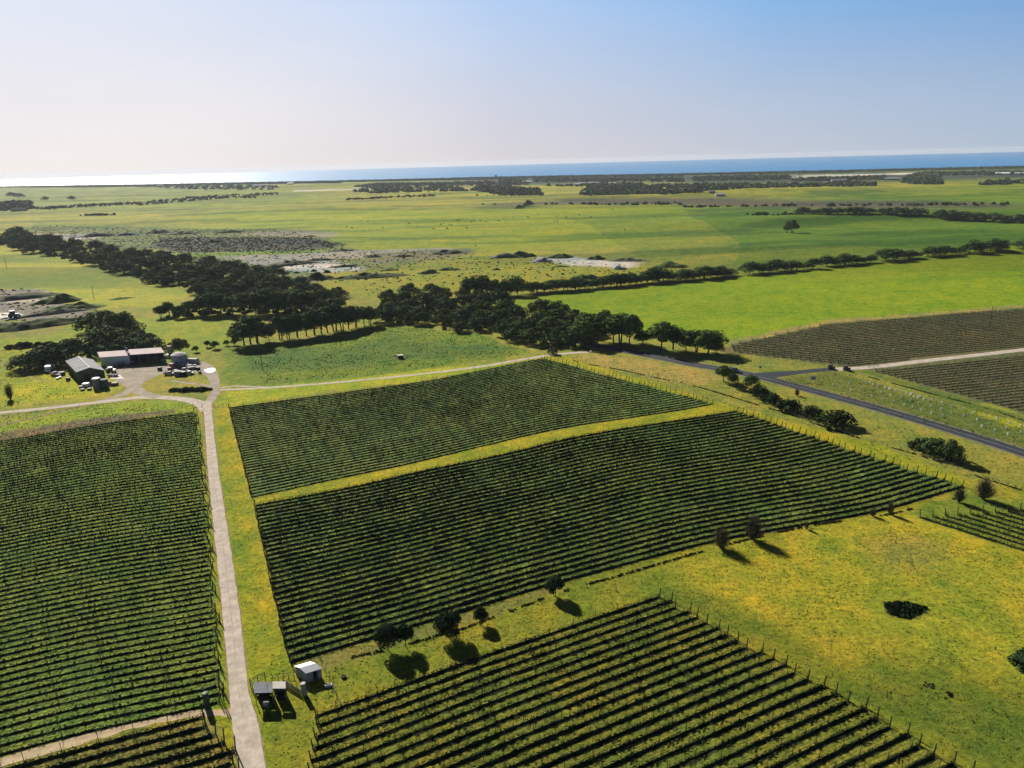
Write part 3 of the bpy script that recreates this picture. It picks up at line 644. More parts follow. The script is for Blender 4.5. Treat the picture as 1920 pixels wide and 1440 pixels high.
for v in range(4):   # ground-hugging bushes, unit height 3
    add_var('bush', crown_mesh('crown', M['leaf_dark'], rand_blobs(11, 6.2, -.6, 3, 1.05, RS.uniform(-.1, .1), .8), 1100, .2), MB().tube((0, 0, -.2), (0, 0, 1), .12, .07, 7).mesh('trunk', M['bark']))
for v in range(3):   # dense round tree near the camera, unit height 5
    add_var('round', crown_mesh('crown', M['leaf_dark'], rand_blobs(14, 3.1, 1.1, 5, .85, 0, .9), 4200, .11), trunk_mesh(5, .1, 6, 0, 1 + v % 2))
for v in range(2):
    add_var('wide', crown_mesh('crown', M['leaf_dark'], rand_blobs(20, 6.6, 1.3, 5, 1.0, 0, .85), 6500, .12), trunk_mesh(5, .16, 8, 0, 2))
def twig_mesh(w, h, n):
    m = []
    for k in range(n):
        a = RS.uniform(0, 6.28); e = RS.uniform(.25, 1.45); L = h * RS.uniform(.55, 1.0) ; st_ = np.array([RS.normal(0, .05 * w), RS.normal(0, .05 * w), RS.uniform(0, .2 * h)])
        d = np.array([math.cos(a) * math.cos(e) * w / h, math.sin(a) * math.cos(e) * w / h, math.sin(e)]); 
        for s0, s1, ww in ((0, .5, .03), (.5, 1.0, .018)):
            p, q = st_ + d * L * s0, st_ + d * L * s1 + RS.normal(size=3) * .06
            n_ = np.cross(d, RS.normal(size=3)); n_ /= np.linalg.norm(n_); m += [p - n_ * ww, q - n_ * ww * .6, q + n_ * ww * .6, p + n_ * ww]
        for j in range(5):
            p = st_ + d * L * RS.uniform(.45, 1); q = p + RS.normal(size=3) * .16 * h * .3 + np.array([0, 0, .12]); n_ = np.cross(q - p, RS.normal(size=3)); n_ /= np.linalg.norm(n_) + 1e-6
            m += [p - n_ * .012, q - n_ * .008, q + n_ * .008, p + n_ * .012]
    V = np.array(m); return npmesh('twigs', V, np.arange(len(V)).reshape(-1, 4), M['twigs'])
for v in range(3): add_var('bare', twig_mesh(1.35, 3.0, 330), MB().tube((0, 0, -.2), (0, 0, .7), .12, .07, 7).mesh('trunk', M['bark']))
UNIT = {'bush': 3, 'gum': 10, 'wind': 10, 'scrub': 6, 'round': 5, 'wide': 5, 'bare': 3}
NAME = {'bush': 'bush', 'gum': 'gum_tree', 'wind': 'windrow_tree', 'scrub': 'scrub_tree', 'round': 'round_tree', 'wide': 'round_tree', 'bare': 'bare_shrub'}
TREES = []
def tree(px, py, hpx, kind, label, group=None, wide=1.0, cat=None, v=None, rz=None, name=None):
    g = G(px, py); h = pxh((px, py), hpx); s = h / UNIT[kind]; cr, tr = VAR[kind][RS.randint(len(VAR[kind])) if v is None else v]
    e = empty(name or NAME[kind], tuple(g), RS.uniform(0, 6.28) if rz is None else rz, label, cat or ('shrub' if kind == 'bare' else 'tree'), group)
    s *= RS.uniform(.88, 1.1); wide *= RS.uniform(.88, 1.12); e.scale = (s * wide, s * wide * RS.uniform(.85, 1.1), s); link('twigs' if kind == 'bare' else 'crown', cr, e); link('trunk', tr, e); TREES.append(e); return e
def along(P, n, jit=.3):
    P = np.array(P, float); d = np.r_[0, np.cumsum(np.hypot(*(P[1:] - P[:-1]).T))]; o = []
    for k in range(n):
        s = (k + .5 + RS.uniform(-jit, jit)) / n * d[-1]; o.append((np.interp(s, d, P[:, 0]), np.interp(s, d, P[:, 1])))
    return o
def inside(poly, n, mind):
    P = [(poly[k], poly[k + 1]) for k in range(0, len(poly), 2)]; a = np.array(P); o = []; t = 0
    while len(o) < n and t < 20000:
        t += 1; x, y = RS.uniform(a[:, 0].min(), a[:, 0].max()), RS.uniform(a[:, 1].min(), a[:, 1].max())
        if pip(np.array([x]), np.array([y]), P)[0] and all(((x - p[0]) / mind) ** 2 + ((y - p[1]) / (mind * .35)) ** 2 > 1 for p in o): o.append((x, y))
    return sorted(o, key=lambda p: p[1])
# windrow along the top of the bright crop
for k, (x, y) in enumerate(along([(872, 552), (940, 554), (975, 553)], 9)): tree(x, y, RS.uniform(22, 40), 'wind', 'dark windrow tree beside the big wood, %s from the left above the bright crop' % ordinal(k + 1), 'windrow trees above the bright green crop', 1.2)
for k, (x, y) in enumerate(along([(992, 550), (1107, 541), (1207, 531), (1262, 525)], 24, .25)): tree(x, y, RS.uniform(15, 27), 'wind', 'windrow tree, %s from the left in the unbroken stretch above the bright crop' % ordinal(k + 1), 'windrow trees above the bright green crop', 1.75)
for k, (x, y) in enumerate(along([(1268, 527), (1322, 522)], 6) + along([(1330, 521), (1375, 516)], 4) + along([(1400, 514), (1530, 503)], 10) + along([(1540, 500), (1640, 492)], 8) + along([(1655, 490), (1720, 483)], 6) + along([(1730, 482), (1885, 468)], 12) + along([(1905, 468), (1960, 463)], 3)):
    tree(x, y, RS.uniform(12, 24), 'wind', 'windrow tree, %s from the left in the gappy right half above the crop' % ordinal(k + 1), 'windrow trees above the bright green crop', 1.95)
# big dark wood in the middle
for k, (x, y) in enumerate(inside((715, 560, 800, 548, 880, 556, 960, 580, 1080, 592, 1150, 610, 1090, 655, 1030, 655, 930, 632, 800, 612, 715, 603), 56, 28)):
    tree(x, y, RS.uniform(17, 33), 'scrub', 'dark tree packed in the big wood between the paddock and the bright crop', 'trees of the big middle wood', 1.15)
for k, (x, y) in enumerate([(1100, 645), (1128, 640), (1150, 642), (1163, 643), (1180, 645), (1205, 648)]):
    tree(x, y, (56, 52, 58, 56, 58, 28)[k], 'gum', 'tall gum by the start of the sealed road, %s from the left' % ordinal(k + 1), 'gums at the bend of the sealed road', 1.35)
for k, (x, y, h, wd) in enumerate([(1240, 658, 54, 1.4), (1262, 656, 50, 1.3), (1286, 660, 42, 1.3), (1306, 661, 46, 1.4), (1328, 663, 48, 1.5), (1342, 664, 26, 1.4)]):
    tree(x, y, h, 'gum', 'roadside gum in front of the crop corner, %s from the left of its clump' % ordinal(k + 1), 'roadside gums by the crop corner', wd)
tree(1036, 664, 14, 'scrub', 'small rounded bush at the track junction below the wood', None, 1.0, 'shrub', name='bush')
tree(1093, 655, 10, 'scrub', 'little bush between the track end and the sealed road', None, 1.0, 'shrub', name='bush')
# row with bare trunks above the paddock
for k, (x, y, h, wd) in enumerate([(458, 648, 50, 1.5), (470, 645, 52, 1.4), (483, 643, 40, 1.3), (505, 640, 30, 1.2), (527, 637, 44, 1.3), (541, 636, 46, 1.2), (558, 633, 48, 1.2), (575, 630, 50, 1.2), (590, 628, 46, 1.1), (603, 626, 44, 1.2), (614, 624, 46, 1.1), (628, 621, 50, 1.2), (642, 620, 48, 1.1), (654, 617, 46, 1.2), (668, 614, 44, 1.2), (683, 611, 40, 1.2), (694, 610, 36, 1.1)]):
    tree(x, y, h, 'gum', 'tall gum with bare trunk, %s from the left in the row shading the paddock' % ordinal(k + 1), 'gums in the row above the paddock', wd)
for k, (x, y, h, wd) in enumerate([(302, 596, 30, 1.2), (318, 592, 34, 1.2), (336, 596, 26, 1.2), (355, 592, 38, 1.3), (375, 590, 42, 1.3), (395, 590, 46, 1.3), (415, 588, 48, 1.3), (436, 590, 44, 1.3), (458, 590, 50, 1.4), (480, 588, 54, 1.4), (500, 586, 56, 1.3), (522, 586, 52, 1.3), (545, 584, 50, 1.4), (565, 586, 54, 1.3), (588, 584, 46, 1.4), (606, 592, 44, 1.3), (625, 588, 34, 1.3), (640, 580, 24, 1.3)]):
    tree(x, y, h * .84, 'gum', 'dark gum, %s from the left in the thick belt behind the paddock row' % ordinal(k + 1), 'gums in the thick belt', wd)
# farm trees
for k, (x, y, h, wd, lab) in enumerate([(190, 620, 44, 1.5, 'big dark tree, leftmost above the farm sheds'), (212, 630, 48, 1.5, 'big dark tree in the centre of the clump above the sheds'), (233, 624, 42, 1.4, 'dark tree at the right of the clump above the sheds'),
        (205, 650, 42, 1.7, 'lower dark tree in front of the clump above the sheds'), (262, 646, 32, 1.6, 'dark tree right of the clump above the sheds'), (240, 658, 30, 1.8, 'broad tree right behind the long shed, left of its middle'),
        (285, 657, 22, 1.8, 'low tree right behind the long shed, towards its right end'), (340, 668, 32, 1.2, 'dark tree behind the round white tank'), (133, 678, 48, 1.6, 'dark tree behind the gable shed'),
        (85, 686, 36, 1.6, 'tree in the hedge left of the gable shed'), (55, 692, 32, 1.6, 'scrubby tree, middle of the hedge left of the gable shed'), (38, 690, 22, 1.4, 'scrubby tree at the left end of the hedge by the farm'), (113, 686, 22, 1.3, 'small tree just left of the gable shed')]):
    tree(x, y, h, 'scrub' if wd > 1.45 else 'gum', lab, None, wd * (.8 if wd > 1.45 else 1))
for k, (x, y) in enumerate(along([(15, 654), (60, 650), (110, 652), (160, 655), (190, 658)], 11)): tree(x, y, RS.uniform(9, 15), 'bush', 'low hedge shrub, %s from the left behind the gable shed' % ordinal(k + 1), 'low hedge behind the gable shed', 1.1, 'shrub', name='hedge_shrub')
for k, (x, y, h) in enumerate([(368, 660, 11), (389, 651, 13), (403, 654, 17), (425, 648, 12), (440, 647, 14)]): tree(x, y, h, 'gum', 'young small tree, %s from the left on the lawn right of the farm' % ordinal(k + 1), 'young trees right of the farm', 1.3)
tree(20, 749, 28, 'bare', 'leafless young tree alone on the grass left of the gable shed', None, .8, 'tree', name='bare_tree')
# long scrub belt on the left
belt = (0, 440, 110, 456, 300, 482, 450, 508, 600, 535, 640, 560, 560, 575, 470, 580, 370, 552, 210, 510, 100, 484, 0, 462)
for k, (x, y) in enumerate(inside(belt, 84, 22)):
    tree(x, y, RS.uniform(15, 26), 'scrub', 'grey green scrub tree inside the long belt running to the left edge', 'trees of the long scrub belt', 1.25)
# single far trees
tree(1485, 437, 26, 'gum', 'lone open tree on the dark green slope', None, 1.3)
tree(1475, 437, 18, 'gum', 'small tree leaning against the lone tree on the slope', None, 1.0)
tree(975, 392, 8, 'scrub', 'low round bush alone in the far pasture', None, 1.6, 'shrub', name='bush'); tree(991, 387, 12, 'scrub', 'small upright tree behind the lone far bush', None, .9)
for k, (x, y) in enumerate(along([(1500, 402), (1560, 401), (1640, 400), (1735, 403)], 15)): tree(x, y, RS.uniform(9, 15), 'scrub', 'dark tree in the far clump on the hill crest, %s from the left' % ordinal(k + 1), 'far trees on the hill crest', 1.4)
for k, (x, y) in enumerate(along([(1760, 409), (1850, 415), (1930, 418)], 11)): tree(x, y, RS.uniform(13, 19), 'scrub', 'dark tree in the far line at the right edge, %s from the left' % ordinal(k + 1), 'far trees at the right edge', 1.4)
for k, (x, y) in enumerate([(86, 375), (135, 374), (102, 393), (22, 368), (35, 370)]): tree(x, y, 8, 'scrub', 'tiny far tree in the hazy pasture at the left, %s counted from the top' % ordinal(k + 1), 'far lone trees at the left', 1.3)
# roadside scrub by the asphalt
for x, y, h, k_, wd, lab in [(1356, 716, 34, 'gum', 1.2, 'leaning dark tree on the near verge just left of the white car'), (1374, 726, 30, 'gum', .8, 'twisted tree with a bare forked trunk on the near verge'), (1408, 728, 28, 'gum', 1.7, 'wind bent tree hiding part of the sealed road'),
        (1420, 742, 20, 'bush', 1.1, 'dense dark shrub, leftmost of the four roadside mounds'), (1448, 754, 19, 'bush', 1.1, 'dense dark shrub, second of the four roadside mounds'), (1480, 768, 19, 'bush', 1.1, 'dense dark shrub, third of the four roadside mounds'),
        (1520, 779, 19, 'bush', .95, 'dense dark shrub just left of the widest roadside bush'), (1572, 799, 27, 'bush', 1.1, 'widest dark bush on the near verge of the road'), (1494, 742, 12, 'bare', 1.0, 'little dead bush between the shrubs and the road')]:
    tree(x, y, h, k_, lab, None, wd, 'shrub' if k_ in ('bush', 'bare') else 'tree')
for x, y, h, k_, wd, lab in [(1748, 851, 36, 'scrub', 1.1, 'broad dark tree with low branches on the verge above the vines'), (1783, 864, 38, 'scrub', .7, 'tall dark half of the verge tree with a long shadow'), (1722, 842, 20, 'bush', .9, 'low dark bush at the left of the broad verge tree'),
        (1843, 936, 40, 'bare', 1.25, 'big round leafless shrub at the corner of the middle block'), (1798, 942, 30, 'bare', 1.1, 'round leafless shrub left of the biggest one at the block corner'), (1668, 964, 24, 'bare', .7, 'thin upright leafless shrub below the last vine row'), (1636, 968, 15, 'bare', 1.2, 'low spreading leafless shrub below the last vine row'),
        (1412, 1012, 40, 'bare', 1.25, 'round leafless shrub on the right of the pair at the top of the yellow paddock'), (1352, 1028, 38, 'bare', 1.3, 'round leafless shrub on the left of the pair at the top of the yellow paddock'), (1512, 992, 14, 'bare', 1.0, 'tiny leafless shrub between the vines and the yellow paddock'),
        (728, 1219, 46, 'round', 1.0, 'round dark tree, leftmost of the five below the middle block'), (761, 1213, 50, 'round', .85, 'taller round dark tree, second of the five below the middle block'), (843, 1193, 50, 'wide', .85, 'widest dark tree, third of the five below the middle block'), (902, 1171, 34, 'round', .95, 'small round dark tree, fourth of the five below the middle block'), (1040, 1117, 36, 'round', 1.0, 'small dark tree, rightmost of the five below the middle block'),
        (1925, 1275, 62, 'round', 1.3, 'dark bush cut off by the right edge of the picture')]:
    tree(x, y, h, k_, lab, None, wd, 'shrub' if k_ == 'bare' else 'tree')
# ------------------------------------------------------------------ far vegetation masses
def mass(name, polys, size, zs, seed, per, mat):
    Vs = []; rs = np.random.RandomState(seed)
    for poly, n in polys:
        P = flat_poly(poly); a = np.array(P); lo, hi = a.min(0), a.max(0); xy = rs.uniform(lo, hi, (n * 12, 2)); xy = xy[pip(xy[:, 0], xy[:, 1], P)][:n]
        if not len(xy): continue
        s = rs.uniform(.6, 1.3, len(xy)) * size; z = H(xy[:, 0], xy[:, 1])
        for k in range(per):
            d = rs.normal(size=(len(xy), 3)); d /= np.linalg.norm(d, axis=1)[:, None]; d[:, 2] = np.abs(d[:, 2])
            C = np.c_[xy, z] + d * np.c_[s, s, s * zs] * rs.uniform(.6, 1, (len(xy), 1))
            n_ = d + rs.normal(size=d.shape) * .4; aa = np.cross(n_, rs.normal(size=d.shape)); aa /= np.linalg.norm(aa, axis=1)[:, None]; bb = np.cross(n_, aa); bb /= np.linalg.norm(bb, axis=1)[:, None]
            q = s[:, None] * .45; Vs.append(np.stack([C - aa * q - bb * q, C + aa * q - bb * q, C + aa * q + bb * q, C - aa * q + bb * q], 1).reshape(-1, 3))
    V = np.concatenate(Vs); return tag(link(name, npmesh(name, V, np.arange(len(V)).reshape(-1, 4), mat)), kind='stuff')
tag(mass('woodland', [((1085, 368, 1105, 352, 1360, 348, 1362, 366, 1250, 370), 700), ((1280, 358, 1290, 348, 1400, 347, 1640, 344, 1640, 350, 1400, 354), 450), ((1690, 345, 1700, 332, 1765, 330, 1765, 348), 260), ((1835, 350, 1840, 345, 1930, 340, 1930, 346), 120),
   ((880, 358, 900, 350, 1010, 356, 1020, 368, 940, 367), 420), ((660, 360, 700, 352, 850, 350, 880, 360, 700, 364), 260), ((935, 350, 935, 335, 990, 337, 990, 347), 160), ((1000, 342, 1000, 336, 1280, 334, 1280, 342), 450), ((1300, 340, 1300, 333, 1480, 330, 1480, 337), 600), ((1480, 340, 1500, 335, 1660, 332, 1660, 338), 300), ((1700, 331, 1720, 326, 1930, 322, 1930, 330), 350), ((660, 352, 700, 346, 930, 342, 930, 348), 500), ((1100, 352, 1110, 347, 1200, 345, 1210, 351), 200),
   ((0, 396, 0, 382, 60, 380, 62, 393), 160), ((300, 352, 300, 346, 520, 350, 520, 356, 380, 356), 260), ((1020, 350, 1150, 345, 1150, 350), 60)], 6.0, 1.1, 5, 16, M['leaf_scrub']), 'dark far woods and clumps scattered below the coast', 'woodland')
tag(mass('hedgerow', [((60, 390, 250, 381, 250, 385, 70, 394), 200), ((250, 382, 400, 368, 520, 362, 522, 366, 400, 375, 260, 387), 300), ((350, 371, 480, 370, 480, 372, 350, 373), 60), ((650, 374, 820, 367, 820, 369.5, 650, 377), 120), ((880, 368, 1000, 366, 1000, 368), 30), ((1560, 408, 1450, 410, 1400, 405, 1400, 403), 30), ((140, 405, 215, 403, 215, 405), 30), ((1280, 388, 1900, 386, 1900, 388, 1280, 390), 90), ((880, 386, 1280, 382, 1280, 385), 60)], 3.2, 1.1, 8, 12, M['leaf_scrub']), 'thin far hedgerows crossing the pasture', 'hedgerow')
tag(mass('quarry_weeds', [((60, 425, 560, 432, 660, 470, 880, 470, 900, 480, 690, 505, 640, 530, 450, 520, 250, 470, 60, 445), 2600), ((300, 448, 560, 447, 655, 463, 570, 478, 330, 476, 290, 462), 1500), ((-100, 545, 60, 541, 95, 546, 180, 592, 0, 612, -100, 620), 260), ((640, 500, 920, 480, 1280, 505, 1280, 520, 990, 545, 700, 556), 380)], 1.0, .35, 25, 7, leaf_mat('quarry_weed', (.07, .10, .04), (.12, .15, .055))), 'low dark weeds over the old quarry ground', 'weeds')
tag(mass('undergrowth', [(tuple(belt), 900), ((715, 562, 800, 550, 880, 558, 960, 582, 1080, 594, 1150, 612, 1090, 655, 1030, 657, 930, 634, 800, 614, 715, 605), 260), ((300, 596, 470, 588, 610, 588, 640, 575, 560, 570, 400, 578), 120), ((170, 650, 190, 620, 240, 622, 290, 660, 240, 663), 60)], 1.7, .9, 15, 16, M['leaf_scrub']), 'dark undergrowth filling the woods between the trees', 'undergrowth')
cst = []
for (x0, y0), (x1, y1) in zip(COAST_PX[:-1], COAST_PX[1:]): cst += [((x0, y0 + .6, x1, y1 + .6, x1, y1 + 5.0, x0, y0 + 3.0), 2400)]
tag(mass('coastal_scrub', cst, 5.5, .6, 12, 9, M['leaf_scrub']), 'dark low scrub lining the coast in front of the sea', 'coastal scrub')

# ------------------------------------------------------------------ materials of the built things
M['tin_white'] = simple('white_painted_tin', (.50, .47, .46), .8, .1, .15, .6)
M['tin_grey'] = simple('galvanised_tin', (.19, .21, .24), .9, .1, .25, .8, dirt=(.20, .17, .14))
M['tin_wall'] = simple('grey_wall_cladding', (.26, .29, .32), .7, .3, .18, .5)
M['tin_green'] = simple('green_cladding', (.045, .075, .055), .7, .3, .25, .6)
M['roof_pink'] = simple('pale_long_roof', (.56, .48, .49), .9, .05, .10, .3)
M['roof_grey'] = simple('grey_shed_roof', (.27, .28, .31), .85, .1, .15, .4)
M['skylight'] = simple('translucent_roof_strip', (.70, .68, .64), .8, .1, .08, .5)
M['dark'] = simple('dark_interior', (.018, .02, .02), .9, .1, .3, 1)
M['concrete'] = simple('concrete_slab', (.62, .55, .50), .9, .2, .12, .5)
M['white'] = simple('white_paint', (.68, .68, .67), .45, .5, .06, 2)
M['black'] = simple('black_rubber', (.02, .02, .02), .8, .3, .2, 3)
M['glass'] = simple('dark_glass', (.02, .025, .03), .1, .6, .1, 3)
M['green'] = simple('green_plastic', (.02, .06, .045), .6, .4, .2, 1.5)
M['blue'] = simple('blue_grey_paint', (.10, .16, .22), .5, .4, .2, 1.5)
M['yellow'] = simple('faded_yellow_paint', (.42, .36, .06), .5, .4, .2, 1.5)
M['red'] = simple('faded_red_paint', (.38, .15, .14), .6, .4, .2, 1.5)
M['wood'] = simple('grey_timber', (.20, .16, .12), .9, .1, .35, 2)
M['stone'] = simple('dark_stone', (.10, .095, .085), .9, .1, .4, 2, .02)
M['heap_green'] = simple('weedy_spoil', (.060, .105, .030), .95, .05, .6, .25, .5, dirt=(.14, .18, .05), coords='Object')
M['heap_dark'] = simple('dark_spoil', (.058, .085, .034), .95, .05, .6, .25, .5, dirt=(.10, .12, .06))
M['heap_grey'] = simple('gravel_heap', (.30, .30, .30), .95, .05, .25, .2, .3)
M['heap_soil'] = simple('grey_spoil_bank', (.16, .165, .12), .95, .05, .45, .2, .4, dirt=(.09, .11, .06))
M['sand'] = simple('pale_sand', (.62, .56, .50), .95, .05, .1, .3)
M['hide'] = simple('dark_cattle_hide', (.025, .02, .018), .8, .2, .3, 2)
# ------------------------------------------------------------------ buildings
def frame3(a, b, c, z, zc=None):
    """rectangle from three roof corners seen in the photo, all at height z: a front left, b front right, c back left"""
    A, B, C_ = G0(*a, z), G0(*b, z), G0(*c, z if zc is None else zc); x = B - A; L = np.hypot(*x); x = x / L; y = np.array([-x[1], x[0]]); D = (C_ - A) @ y; global SHR; SHR = ((C_ - A) @ x) / D
    return A, math.atan2(x[1], x[0]), L, D
def shear(t, k):
    for o in t.children_recursive:
        n = len(o.data.vertices); v = np.zeros(n * 3, np.float32); o.data.vertices.foreach_get('co', v); v = v.reshape(-1, 3); v[:, 0] += v[:, 1] * k; o.data.vertices.foreach_set('co', v.ravel()); o.data.update()
# gable shed, green walls, strips in the roof
he = pxh((144, 717), 19.5); A, rz, L, D = frame3((144, 697.6), (195, 694.5), (124, 676.8), he); 
t = empty('gable_shed', (A[0], A[1], 0), rz, 'green gable shed with grey roof crossed by pale strips', 'shed'); ro = he * .36
MB().add([(0, 0, 0), (L, 0, 0), (L, D, 0), (0, D, 0), (0, 0, he), (L, 0, he), (L, D, he), (0, D, he), (L / 2, 0, he + ro), (L / 2, D, he + ro)], [(0, 1, 5, 8, 4), (2, 3, 7, 9, 6), (1, 2, 6, 5), (3, 0, 4, 7)]).put('wall', M['tin_green'], t)
def slab(m, p, q, r, s_, th=.12):
    P = [Vector(v) for v in (p, q, r, s_)]; n = (P[1] - P[0]).cross(P[3] - P[0]).normalized() * th
    m.add([tuple(v) for v in P] + [tuple(v + n) for v in P], [(3, 2, 1, 0), (4, 5, 6, 7), (0, 1, 5, 4), (1, 2, 6, 5), (2, 3, 7, 6), (3, 0, 4, 7)])
rf = MB(); o_ = .35; k_ = ro / (L / 2)
slab(rf, (-o_, -o_, he - o_ * k_), (L / 2, -o_, he + ro), (L / 2, D + o_, he + ro), (-o_, D + o_, he - o_ * k_)); slab(rf, (L / 2, -o_, he + ro), (L + o_, -o_, he - o_ * k_), (L + o_, D + o_, he - o_ * k_), (L / 2, D + o_, he + ro))
rf = rf.put('roof', M['roof_grey'], t)
for f in (.03, .34, .52, .70):
    m = MB(); y0 = D * f; y1 = y0 + .42; z0 = .14
    slab(m, (0.1, y0, he + .1 * k_ + z0), (L / 2 - .1, y0, he + ro - .1 * k_ + z0), (L / 2 - .1, y1, he + ro - .1 * k_ + z0), (.1, y1, he + .1 * k_ + z0), .04); m.put('roof_strip', M['skylight'], rf)
MB().box((L / 2, D / 2, he + ro + .16), (.35, D + .7, .12)).put('ridge_cap', M['skylight'], rf)
MB().box((L * .32, -.05, 1.7), (L * .2, .08, 3.4)).put('door', M['dark'], t); MB().box((L * .78, -.05, 1.7), (L * .16, .08, 2.2)).put('door', M['dark'], t)
for f in (.2, .5, .8): MB().box((-.05, D * f, 1.6), (.08, D * .12, 2.8)).put('side_opening', M['dark'], t)
shear(t, SHR)
# long shed
hl = pxh((190, 687.5), 17.5); A, rz, L, D = frame3((188, 670), (307, 662), (184, 660.6), hl, hl + .35)
t = empty('long_shed', (A[0], A[1], 0), rz, 'long shed with pale roof, walled at left and open at right', 'shed'); f0 = .45; zb = hl + .35
MB().add([(0, 0, 0), (L * f0, 0, 0), (L * f0, D, 0), (0, D, 0), (0, 0, hl), (L * f0, 0, hl), (L * f0, D, zb), (0, D, zb)], [(0, 1, 5, 4), (1, 2, 6, 5), (3, 0, 4, 7)]).put('wall', simple('pale_blue_wall', (.74, .76, .80), .8, .1, .08, .5), t)
MB().add([(0, D, 0), (L, D, 0), (L, D, zb), (0, D, zb), (L, 0, 0), (L, 0, hl)], [(0, 3, 2, 1), (4, 1, 2, 5)]).put('back_wall', M['tin_green'], t)
m = MB(); slab(m, (-.4, -.5, hl), (L * f0 - .5, -.5, hl), (L * f0 - .5, D + .3, zb), (-.4, D + .3, zb)); m.put('roof', M['roof_pink'], t)
m = MB(); slab(m, (L * f0 + .6, -.5, hl + .25), (L + .4, -.5, hl + .25), (L + .4, D + .3, zb + .25), (L * f0 + .6, D + .3, zb + .25)); m.put('roof', M['roof_pink'], t)
MB().box((L * f0 + .05, D * .35, hl + .4), (1.0, D * .7, 1.5)).box((L * f0 + .05, D * .7, hl + 1.8), (1.3, 1.3, 1.1), 0, .6).put('vent_stack', M['tin_grey'], t)
for k in range(5): MB().box((L * (f0 + .02 + (1 - f0 - .03) * k / 4), -.1, hl / 2), (.25, .25, hl)).put('front_post', M['tin_grey'], t)
MB().box((L * (f0 + 1) / 2, D * .5, .06), (L * (1 - f0), D, .1)).put('floor_slab', M['asphalt'], t)
shear(t, SHR)
# round tank with cone roof, slim silo on legs
def lathe_thing(name, px, py, wpx, hpx, prof, mat, roofprof, roofmat, label, cat, extra=None, group=None):
    g = G(px, py); mpp = np.hypot(*(G0(px + 1, py) - G0(px, py))); r = wpx * mpp / 2; h = pxh((px, py), hpx)
    t = empty(name, tuple(g), 0, label, cat, group); MB().lathe([(a * r, b * h) for a, b in prof], 20).put('tank_body', mat, t, smooth=False)
    if roofprof: MB().lathe([(a * r, b * h) for a, b in roofprof], 20).put('roof', roofmat, t)
    return t, r, h
t, r, h = lathe_thing('storage_tank', 338, 683, 26, 23, [(1, 0), (1, .36), (1.02, .37), (1.02, .39), (1, .4), (1, .8)], M['tin_wall'], [(1.04, .79), (.99, .84), (.5, .97), (.12, 1.0), (0, 1.0)], M['tin_white'], 'wide round grey tank with a white cone roof', 'tank')
MB().box((0, -r - .1, 1.1), (1.0, .15, 2.2)).put('hatch', M['green'], t)
t, r, h = lathe_thing('silo', 322, 676, 7.5, 28, [(.85, .38), (1, .42), (1, .93), (1.06, .94), (1.06, .965)], M['tin_grey'], [(1.06, .965), (.9, 1.0), (0, 1.0)], M['tin_white'], 'slim pale silo on legs between the long shed and the round tank', 'silo')
for a in range(4): MB().box((math.cos(a * 1.57 + .78) * r * .8, math.sin(a * 1.57 + .78) * r * .8, h * .2), (.18, .18, h * .4)).put('leg', M['tin_grey'], t)
MB().lathe([(.15 * r, .22 * h), (.85 * r, .38 * h)], 16).put('hopper', M['tin_grey'], t)
lathe_thing('water_tank', 183.5, 727.5, 14.5, 21, [(1, 0), (1, .33), (1.02, .34), (1.02, .36), (1, .37), (1, .85)], M['tin_grey'], [(1.04, .84), (.85, .93), (.1, 1.0), (0, 1.0)], M['white'], 'round grey water tank with white top, nearest the gable shed corner', 'tank')
lathe_thing('water_tank', 198, 727, 11.5, 18, [(1, 0), (1, .85)], M['green'], [(1.04, .84), (.85, .93), (.1, 1.0), (0, 1.0)], M['tin_white'], 'smaller blue green water tank right of the grey one', 'tank')
# ------------------------------------------------------------------ vehicles and yard things
def vehicle(px, py, az, length, kind, col, label, cat, scale_h=1.0, name=None, z=0):
    g = G(px, py); t = empty(name or kind, (g[0], g[1], g[2] + z), R(90 - az), label, cat); s = length / 4.6
    if kind == 'car': prof = [(-2.3, .35), (2.3, .35), (2.3, .8), (2.1, .92), (1.2, 1.0), (-2.2, 1.05), (-2.3, .8)]; cab = [(-1.9, 1.05), (1.05, 1.0), (.35, 1.5), (-1.3, 1.52)]
    elif kind == 'ute': prof = [(-2.5, .45), (2.4, .45), (2.4, .95), (2.2, 1.05), (1.3, 1.12), (-2.5, 1.12)]; cab = [(-.5, 1.12), (1.25, 1.12), (.75, 1.75), (-.35, 1.78)]
    elif kind == 'van': prof = [(-2.5, .4), (2.4, .4), (2.4, 1.0), (2.0, 1.2), (1.6, 2.0), (-2.5, 2.1)]; cab = None
    else: prof = [(-2.3, .6), (2.3, .6), (2.3, 1.1), (-2.3, 1.1)]; cab = None
    sc = lambda P: [(x * s, zz * s * scale_h) for x, zz in P]; w_ = .9 * s
    MB().prism(sc(prof), -w_, w_).put('body', M[col], t)
    if cab:
        c = MB().prism(sc(cab), -w_ * .86, w_ * .86).put('cabin', M['glass'], t)
        x0, x1 = cab[3][0] - .05, cab[2][0] + .05; MB().box(((x0 + x1) / 2 * s, 0, (cab[2][1] + .03) * s * scale_h), ((x1 - x0) * s, w_ * 1.74, .07)).put('roof', M[col], c)
    if kind == 'ute':
        for sy in (-1, 1): MB().box((-1.5 * s, sy * w_ * .95, 1.3 * s), (1.9 * s, .06, .35 * s)).put('tray_side', M[col], t)
    for sx in (-1.45, 1.45):
        for sy in (-1, 1): MB().tube((sx * s, sy * w_ * 1.02, .36 * s), (sx * s, sy * w_ * .72, .36 * s), .36 * s, n=12).put('wheel', M['black'], t)
    if kind in ('car', 'ute', 'van'):
        for sy in (-1, 1): MB().box((prof[2][0] * s, sy * w_ * .7, .72 * s), (.06, .3 * s, .14 * s)).put('headlight', M['white'], t)
    return t
